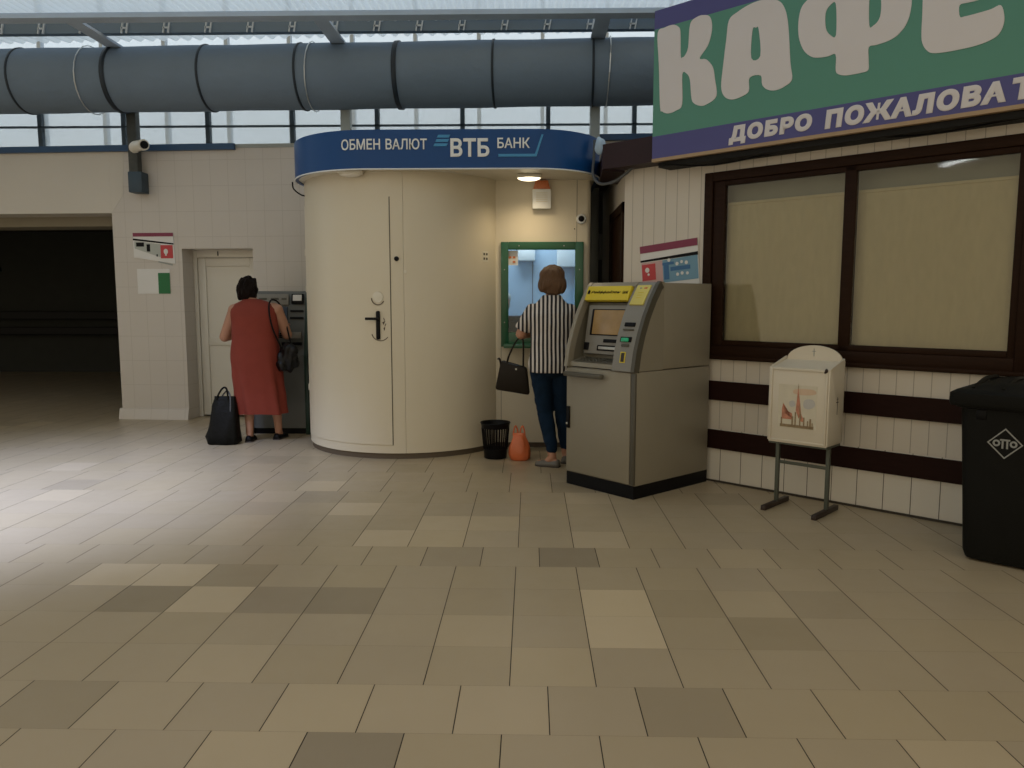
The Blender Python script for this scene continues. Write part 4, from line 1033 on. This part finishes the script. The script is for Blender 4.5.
# side rails (dark band following the curve) 
def curved_band(u0, u1, t0, t1):
    """band following the profile between offset depths t0 (outer) and t1 (inner)"""
    p = [Vector((y, z)) for y, z in pr()]; q = []
    for k in range(len(p)-1):
        for s in range(4): q.append(p[k].lerp(p[k+1], s/4))
    q.append(p[-1]); o = []; i = []
    for k, c in enumerate(q):
        d_ = (q[min(k+1, len(q)-1)]-q[max(k-1, 0)]).normalized(); n_ = Vector((d_.y, -d_.x))
        o.append(c+n_*t0); i.append(c+n_*t1)
    return q, o, i
def band_obj(name, u0, u1, t0, t1, m, parent=atm):
    q, o, i = curved_band(u0, u1, t0, t1); bm = B()
    rings = [[Vector((u0, a.x, a.y)), Vector((u1, a.x, a.y)), Vector((u1, b.x, b.y)), Vector((u0, b.x, b.y))] for a, b in zip(o, i)]
    loft(bm, rings); return link(name, bm, m, parent, True)
band_obj('side_rail', U1-.030, U1, -.004, .05, 'atmdark')
band_obj('side_rail', U0, U0+.035, -.004, .05, 'atm')
# left cheek closing the recess
bm = B(); prism(bm, [(y+.01, z) for y, z in pr()]+[(-.59, 1.46), (-.59, .874)], U0+.004, U0+.020, 'YZ'); link('side_cheek', bm, 'atmrecess', atm)
# card column on the right of the fascia
CU0 = U1-.205
band_obj('card_column', CU0, U1-.030, .004, .12, 'atmlight')
# brow
bm = B(); prism(bm, [(-.665, 1.447), (-.63, 1.475), (-.59, 1.475), (-.59, 1.41), (-.66, 1.425)], U0+.02, CU0+.01, 'YZ'); link('brow', bm, 'atm', atm)
# yellow lit header between cheeks
YM = Matrix.Translation(((U0+CU0)/2+.012, -.698, 1.398)) @ Matrix.Rotation(math.radians(-24), 4, 'X')
hw = (CU0-U0)/2-.022
bm = B(); box(bm, -hw, hw, -.008, .03, -.056, .054, .003, mtx=YM); hp = link('header_panel', bm, 'yellow', atm, True)
for s, a, b, z0, z1, sh in (('Райффайзен', -hw+.045, hw-.085, -.010, .016, .45), ('БАНК', hw-.062, hw-.015, -.008, .012, 0)):
    x_ = text_bm(s, a, b, z0, z1, .002, -.0095, .004, sh); x_.transform(YM); link('lettering', x_, 'black', hp)
bm = B(); box(bm, -.011, .011, -.0105, -.0085, -.012, .012, .0, mtx=YM @ Matrix.Translation((-hw+.025, 0, .003))); prism(bm, [(-.012, .010), (.012, .010), (0, .022)], -.0105, -.0085, 'XZ', mtx=YM @ Matrix.Translation((-hw+.025, 0, .003))); link('logo', bm, 'black', hp)
# recess back: sloping face with screen
bm = B(); prism(bm, [(-.66, 1.33), (-.60, 1.34), (-.60, .93), (-.72, .93)], U0+.02, CU0+.005, 'YZ'); link('recess_back', bm, 'atmrecess', atm)
SM = Matrix.Translation(((U0+CU0)/2+.02, -.724, 1.13)) @ Matrix.Rotation(math.radians(-10), 4, 'X')
def sb(bm, x0, x1, z0, z1, y0, y1, bev=.003): box(bm, x0, x1, y0, y1, z0, z1, bev, mtx=SM)
sw = hw-.02
bm = B(); sb(bm, -sw, sw+.035, -.17, .185, -.012, .03, .008); fp = link('fascia_panel', bm, 'atmlight', atm, True)
bm = B(); sb(bm, -sw+.045, sw+.02, -.035, .155, -.018, -.010); scr = link('screen', bm, 'black', fp, True)
bm = B(); sb(bm, -sw+.068, sw+.014, -.028, .148, -.0205, -.017); link('display', bm, 'screen', scr, True)
bm = B(); sb(bm, .0, sw-.0, -.085, -.06, -.018, -.010); link('slot', bm, 'black', fp, True)
bm = B(); sb(bm, -.05, sw+.02, -.145, -.105, -.02, -.010); sl_ = link('cash_slot', bm, 'black', fp, True)
bm = B(); sb(bm, -.035, sw+.012, -.135, -.115, -.023, -.019); link('slot_lip', bm, 'keys', sl_, True)
bm = B(); sb(bm, -sw+.005, -sw+.05, -.145, -.09, -.02, -.010); link('card_reader', bm, 'black', fp, True)
# keyboard shelf
bm = B(); prism(bm, [(-.872, .876), (-.60, .876), (-.60, .93), (-.72, .935), (-.865, .905)], U0+.02, CU0+.005, 'YZ'); shf = link('keypad_shelf', bm, 'atm', atm)
bm = B(); KM = Matrix.Translation((0, -.80, .922)) @ Matrix.Rotation(math.radians(11.5), 4, 'X')
box(bm, U0+.07, CU0-.02, -.055, .055, -.004, .003, .002, mtx=KM); kp_ = link('keypad_tray', bm, 'atmdark', shf, True)
bm = B()
for i in range(7):
    for j in range(3): box(bm, U0+.09+i*.033, U0+.113+i*.033, -.045+j*.032, -.022+j*.032, .002, .008, .002, mtx=KM)
link('keys', bm, 'atmdark', kp_)
# column details
def cm(z):
    q, _, _ = curved_band(0, 0, 0, 0)
    for a, b in zip(q, q[1:]):
        if a.y <= z <= b.y:
            y = a.x+(b.x-a.x)*(z-a.y)/(b.y-a.y); ang = math.atan2(b.x-a.x, b.y-a.y); break
    return Matrix.Translation(((CU0+U1-.03)/2, y, z)) @ Matrix.Rotation(-ang, 4, 'X')
def cb(name, x0, x1, h, z, m, y0=-.004, y1=.02, parent=atm, bev=.002):
    bm = B(); box(bm, x0, x1, y0, y1, -h/2, h/2, bev, mtx=cm(z)); return link(name, bm, m, parent, True)
yl = cb('yellow_label', -.062, .058, .16, 1.385, 'yellowpale', -.003, .03)
cb('label_mark', -.03, -.012, .010, 1.43, 'steel', -.0055, -.002, yl); cb('label_mark', .008, .035, .012, 1.43, 'orange', -.0055, -.002, yl)
for k in range(3): cb('label_mark', -.03, .02, .004, 1.40-k*.018, 'yellow', -.0055, -.002, yl)
cb('receipt_slot', -.045, .045, .028, 1.185, 'black')
cb('slot_lip', -.045, .045, .010, 1.15, 'atmdark', -.008)
cr_ = cb('card_slot', -.05, .045, .035, 1.085, 'black', -.004)
cb('card_guide', -.035, .03, .028, 1.08, 'slotgreen', -.016, -.002, cr_, .006)
cb('slot', -.03, .035, .018, 1.045, 'atmdark')
ys = cb('yellow_sticker', -.025, .02, .075, .965, 'yellow', .0012, .01, atm, .0005)
cb('sticker_picture', -.017, .012, .062, .965, 'feet', -.0005, .003, ys, .0005)
# ------------------------------------------------------------------ donation box on stand
t = thing('donation_box', 'white arched donation box with a painted church on a grey metal stand', 'donation box', CO, CR)
def slope_side(u): return [(-.43, .455), (-.43, .925), (-.40, .935), (-.205, .985), (-.20, .455)]
for u0 in (.632, 1.008):
    bm = B(); prism(bm, slope_side(0), u0, u0+.012, 'YZ', bev=.002); link('side_panel', bm, 'boxwhite', t, True)
bm = B(); box(bm, .644, 1.008, -.43, -.42, .455, .922, .002); fp2 = link('front_panel', bm, 'boxwhite', t, True)
bm = B()
for a in ((.644, .656, .455, .922), (.996, 1.008, .455, .922), (.656, .996, .455, .467), (.656, .996, .910, .922)): box(bm, a[0], a[1], -.436, -.43, a[2], a[3], .002)
link('front_rim', bm, 'boxwhite', fp2, True)
bm = B(); box(bm, .640, 1.012, -.43, -.20, .445, .457, .002); link('bottom_panel', bm, 'boxwhite', t)
arch = [(.632, .455), (1.02, .455), (1.02, .97)]+[(.826+.160*math.cos(a)+.02*math.cos(a), .965+.095*math.sin(a)) for a in [k*PI/18 for k in range(19)]]+[(.632, .97)]
bm = B(); prism(bm, arch, -.212, -.200, 'XZ'); link('back_panel', bm, 'boxwhite', t, True)
bm = B(); prism(bm, [(-.425, .915), (-.425, .925), (-.21, .965), (-.21, .955)], .644, 1.008, 'YZ'); link('lid', bm, 'boxwhite', t)
# painted cross on back arch and side
bm = B(); box(bm, .822, .826, -.214, -.212, .99, 1.04); box(bm, .812, .836, -.214, -.212, 1.02, 1.024); link('painted_cross', bm, 'steel', t)
bm = B(); box(bm, 1.020, 1.0215, -.302, -.298, .64, .75); box(bm, 1.020, 1.0215, -.318, -.282, .715, .72); box(bm, 1.020, 1.0215, -.312, -.288, .735, .739); link('painted_cross', bm, 'feet', t)
bm = B(); tube(bm, [(.99, -.438, .905), (1.0, -.438, .93)], .006, 6); ell(bm, (.998, -.435, .92), (.010, .006, .014)); link('latch', bm, 'feet', t)
# painting
defm('p_red', (.48, .20, .12, 1), .6, var=.5, scale=40); defm('p_brown', (.27, .19, .10, 1), .6, var=.6, scale=60); defm('p_blue', (.47, .45, .42, 1), .7, var=.1, scale=12)
defm('p_peach', (.60, .44, .31, 1), .7, var=.08, scale=12); defm('p_cream', (.60, .55, .43, 1), .6, var=.12, scale=14)
pc = link('picture', (lambda b: box(b, .70, .945, -.4315, -.430, .545, .82))(B()), 'p_cream', t)
def pic(name, m, polys, y=-.433):
    for pz in polys:
        bm = B(); prism(bm, pz, y, y+.0012, 'XZ'); link(name, bm, m, pc)
def R_(a, b, c, d_): return [(a, c), (b, c), (b, d_), (a, d_)]
pic('painted_sky', 'p_peach', [cr([(.80, .79), (.86, .80), (.93, .795), (.935, .77), (.87, .76), (.80, .765)], 3)])
pic('painted_cloud', 'p_blue', [cr([(.87, .73), (.92, .735), (.935, .70), (.90, .675), (.865, .685)], 3), cr([(.77, .71), (.80, .72), (.81, .69), (.78, .68)], 3)])
pic('painted_roof', 'p_red', [[(.815, .66), (.825, .80), (.828, .80), (.85, .64), (.835, .61)], [(.725, .60), (.725, .665), (.733, .70), (.74, .66), (.745, .64), (.79, .64), (.80, .60)], [(.85, .64), (.87, .60), (.86, .59), (.84, .60)]], -.4335)
pic('painted_wall', 'p_brown', [R_(.715, .93, .55, .568), R_(.79, .80, .55, .62), R_(.81, .818, .56, .65), R_(.84, .848, .56, .63), R_(.865, .873, .56, .62), R_(.89, .897, .55, .60), R_(.905, .915, .55, .615), R_(.92, .925, .55, .59), R_(.72, .728, .56, .61), [(.826, .80), (.829, .80), (.828, .83), (.827, .83)], [(.835, .70), (.845, .66), (.855, .61), (.845, .60)]], -.4342)
# stand
for u in (.655, .985):
    bm = B(); box(bm, u-.012, u+.012, -.325, -.301, .02, .455, .002); link('leg', bm, 'boxgreen', t, True)
    bm = B(); box(bm, u-.016, u+.016, -.505, -.15, 0, .032, .004); link('foot_bar', bm, 'feet', t, True)
bm = B(); box(bm, .667, .973, -.320, -.306, .285, .305, .002); link('crossbar', bm, 'boxgreen', t, True)
bm = B(); box(bm, .64, 1.015, -.42, -.21, .432, .446, .002); link('support_frame', bm, 'boxgreen', t, True)

# ------------------------------------------------------------------ wheelie bin
t = thing('wheelie_bin', 'tall black wheelie bin with a diamond badge below the cafe window', 'bin', CO+Vector((.7355, -.6775, 0))*-.014, CR)
def rr(u0, u1, y0, y1, r, n=5):
    out = []
    for cx, cy, a0 in ((u1-r, y1-r, 0), (u0+r, y1-r, PI/2), (u0+r, y0+r, PI), (u1-r, y0+r, 1.5*PI)):
        for k in range(n+1): a = a0+k*PI/2/n; out.append((cx+r*math.cos(a), cy+r*math.sin(a)))
    return out
bm = B()
prof = [(.012, .012), (0.0, .05), (-.012, .3), (-.035, .74), (-.038, .80), (-.06, .805), (-.062, .83)]
rings = [[Vector((x, y, z)) for x, y in rr(1.843+o, 2.30-o, -.665+o*.8, -.13-o*.3, .045)] for o, z in prof]
loft(bm, rings)
body = link('bin_body', bm, 'binblack', t, True)
bm = B()
rings = [[Vector((x, y, z+(.0 if y > -.6 else -.0))) for x, y in rr(1.765+o, 2.375-o, -.74+o, -.06-o*.5, .04)] for o, z in ((0, .815), (-.006, .83), (-.004, .88), (.02, .895), (.05, .90), (.09, .915), (.14, .93))]
loft(bm, rings)
for k in range(4): tube(bm, spline([(1.86+k*.13, -.68, .90), (1.86+k*.13, -.45, .935), (1.86+k*.13, -.2, .93)], 4), .012, 6)
lid = link('bin_lid', bm, 'binblack', t, True)
bm = B(); tube(bm, [(1.80, -.06, .90), (2.34, -.06, .90)], .018, 10); link('lid_hinge', bm, 'binblack', lid, True)
bm = B(); box(bm, 1.88, 1.93, -.70, -.66, .745, .80, .01); link('grip_lug', bm, 'black', t, True)
for u in (1.87, 2.27):
    bm = B(); lathe(bm, [(.06, 0), (.09, .004), (.095, .02), (.09, .04), (.06, .044)], (u-.022, -.10, .095), 24, axis='X'); link('wheel', bm, 'blackmatte', t, True)
# badge
BM_ = Matrix.Translation((2.015, -.687, .637)) @ Matrix.Rotation(math.radians(3.5), 4, 'X')
def ring_poly(bm, outer, inner, y0, y1):
    n = len(outer)
    R = lambda p, y: Vector((p[0], y, p[1]))
    v = [[bm.verts.new(BM_ @ R(p, y)) for p in lp] for lp, y in ((outer, y0), (inner, y0), (inner, y1), (outer, y1))]
    for k in range(4):
        a, b = v[k], v[(k+1) % 4]
        for i in range(n): bm.faces.new((a[i], a[(i+1) % n], b[(i+1) % n], b[i]))
bm = B(); s = .078; ring_poly(bm, [(s, 0), (0, s), (-s, 0), (0, -s)], [(s-.008, 0), (0, s-.008), (-s+.008, 0), (0, -s+.008)], -.004, .006)
bd = link('badge', bm, 'binmark', t)
bm = B()
for cx in (-.037, .037): 
    c2 = [(cx+.0165*math.cos(k*PI/10), .017*math.sin(k*PI/10)) for k in range(20)]; c1 = [(cx+.008*math.cos(k*PI/10), .0085*math.sin(k*PI/10)) for k in range(20)]; ring_poly(bm, c2, c1, -.004, .006)
for cx in (-.010, .010): prism(bm, [(cx-.004, -.026), (cx+.004, -.026), (cx+.004, .018), (cx-.004, .018)], -.004, .006, 'XZ', mtx=BM_)
prism(bm, [(-.022, .014), (.022, .014), (.022, .022), (-.022, .022)], -.004, .006, 'XZ', mtx=BM_)
link('badge_letters', bm, 'binmark', bd)

# ------------------------------------------------------------------ ceiling tubes (seen only as reflections)
for i, (x, y) in enumerate(((-7.0, -1.6), (-5.2, -3.2), (-3.0, .2))):
    tt = thing('tube_light', ('fluorescent tube light under the roof far to the left', 'fluorescent tube light under the roof behind the viewer', 'fluorescent tube light under the roof nearest the viewer')[i], 'light', (x, y, 3.9), 0)
    bm = B(); box(bm, -.75, .75, -.08, .08, .03, .07, .01); link('housing', bm, 'letter_white', tt)
    for yy in (-.045, .045):
        bm = B(); tube(bm, [(-.72, yy, .01), (.72, yy, .01)], .016, 8); link('tube', bm, 'tube', tt)

# ------------------------------------------------------------------ camera, world, lights
cam = bpy.data.cameras.new('camera'); co = bpy.data.objects.new('camera', cam); COL.objects.link(co)
cam.sensor_fit = 'HORIZONTAL'; cam.sensor_width = 36; cam.lens = 770/1024*36; cam.clip_start = .05; cam.clip_end = 200
co.location = (0, 0, 1.35); co.rotation_euler = (PI/2-math.atan(84/770), 0, math.atan(18/770))
SC.camera = co
wd = bpy.data.worlds.new('world'); SC.world = wd; wd.use_nodes = True
nt = wd.node_tree; N = nt.nodes; L = nt.links; bg = N['Background']
tc = N.new('ShaderNodeTexCoord'); sp = N.new('ShaderNodeSeparateXYZ'); L.new(tc.outputs['Generated'], sp.inputs[0])
rp = N.new('ShaderNodeValToRGB'); rp.color_ramp.elements[0].position = 0; rp.color_ramp.elements[0].color = (.74, .84, .93, 1)
rp.color_ramp.elements[1].position = .6; rp.color_ramp.elements[1].color = (.88, .95, 1.0, 1)
L.new(sp.outputs['Z'], rp.inputs[0])
# the part of the hall behind the viewer is warmer and dimmer than the sky over the back facade
r2 = N.new('ShaderNodeMapRange'); r2.inputs['From Min'].default_value = -.15; r2.inputs['From Max'].default_value = .25
L.new(sp.outputs['Y'], r2.inputs['Value'])
mw = N.new('ShaderNodeMix'); mw.data_type = 'RGBA'; L.new(r2.outputs['Result'], mw.inputs['Factor']); mw.inputs['A'].default_value = (.64, .54, .385, 1); L.new(rp.outputs[0], mw.inputs['B'])
L.new(mw.outputs['Result'], bg.inputs[0]); bg.inputs[1].default_value = 1.05

def area(name, loc, tgt, sx, sy, power, col):
    l = bpy.data.lights.new(name, 'AREA'); l.shape = 'RECTANGLE'; l.size = sx; l.size_y = sy; l.energy = power; l.color = col
    o = bpy.data.objects.new(name, l); COL.objects.link(o); o.location = loc
    o.rotation_euler = (Vector(tgt)-Vector(loc)).to_track_quat('-Z', 'Y').to_euler(); return o
l = bpy.data.lights.new('teller_lamp', 'AREA'); l.size = .5; l.energy = 9; l.color = (.7, .85, 1)
o = bpy.data.objects.new('teller_lamp', l); COL.objects.link(o); o.location = (-.1, 7.45, 2.34)
l = bpy.data.lights.new('soffit_bulb', 'SPOT'); l.energy = 14; l.color = (1, .80, .52); l.spot_size = 2.6; l.spot_blend = 1; l.shadow_soft_size = .06
o = bpy.data.objects.new('soffit_bulb', l); COL.objects.link(o); o.location = (-.012, 6.66, 2.33)
# added spot without a fixture, makes the pale patch on the left floor
l = bpy.data.lights.new('floor_patch_spot', 'SPOT'); l.energy = 1700; l.color = (.54, .645, 1); l.spot_size = math.radians(72); l.spot_blend = 1; l.shadow_soft_size = .5
o = bpy.data.objects.new('floor_patch_spot', l); COL.objects.link(o); o.location = (-4.2, 3.9, 3.8); o.rotation_euler = (Vector((-3.8, 5.1, 0))-Vector((-4.2, 3.9, 3.8))).to_track_quat('-Z', 'Y').to_euler()

vs_ = SC.view_settings; vs_.view_transform = 'Standard'; vs_.look = 'None'; vs_.gamma = 1; vs_.exposure = .06; vs_.use_curve_mapping = False
SC.cycles.use_denoising = True
SC.cycles.max_bounces = 8
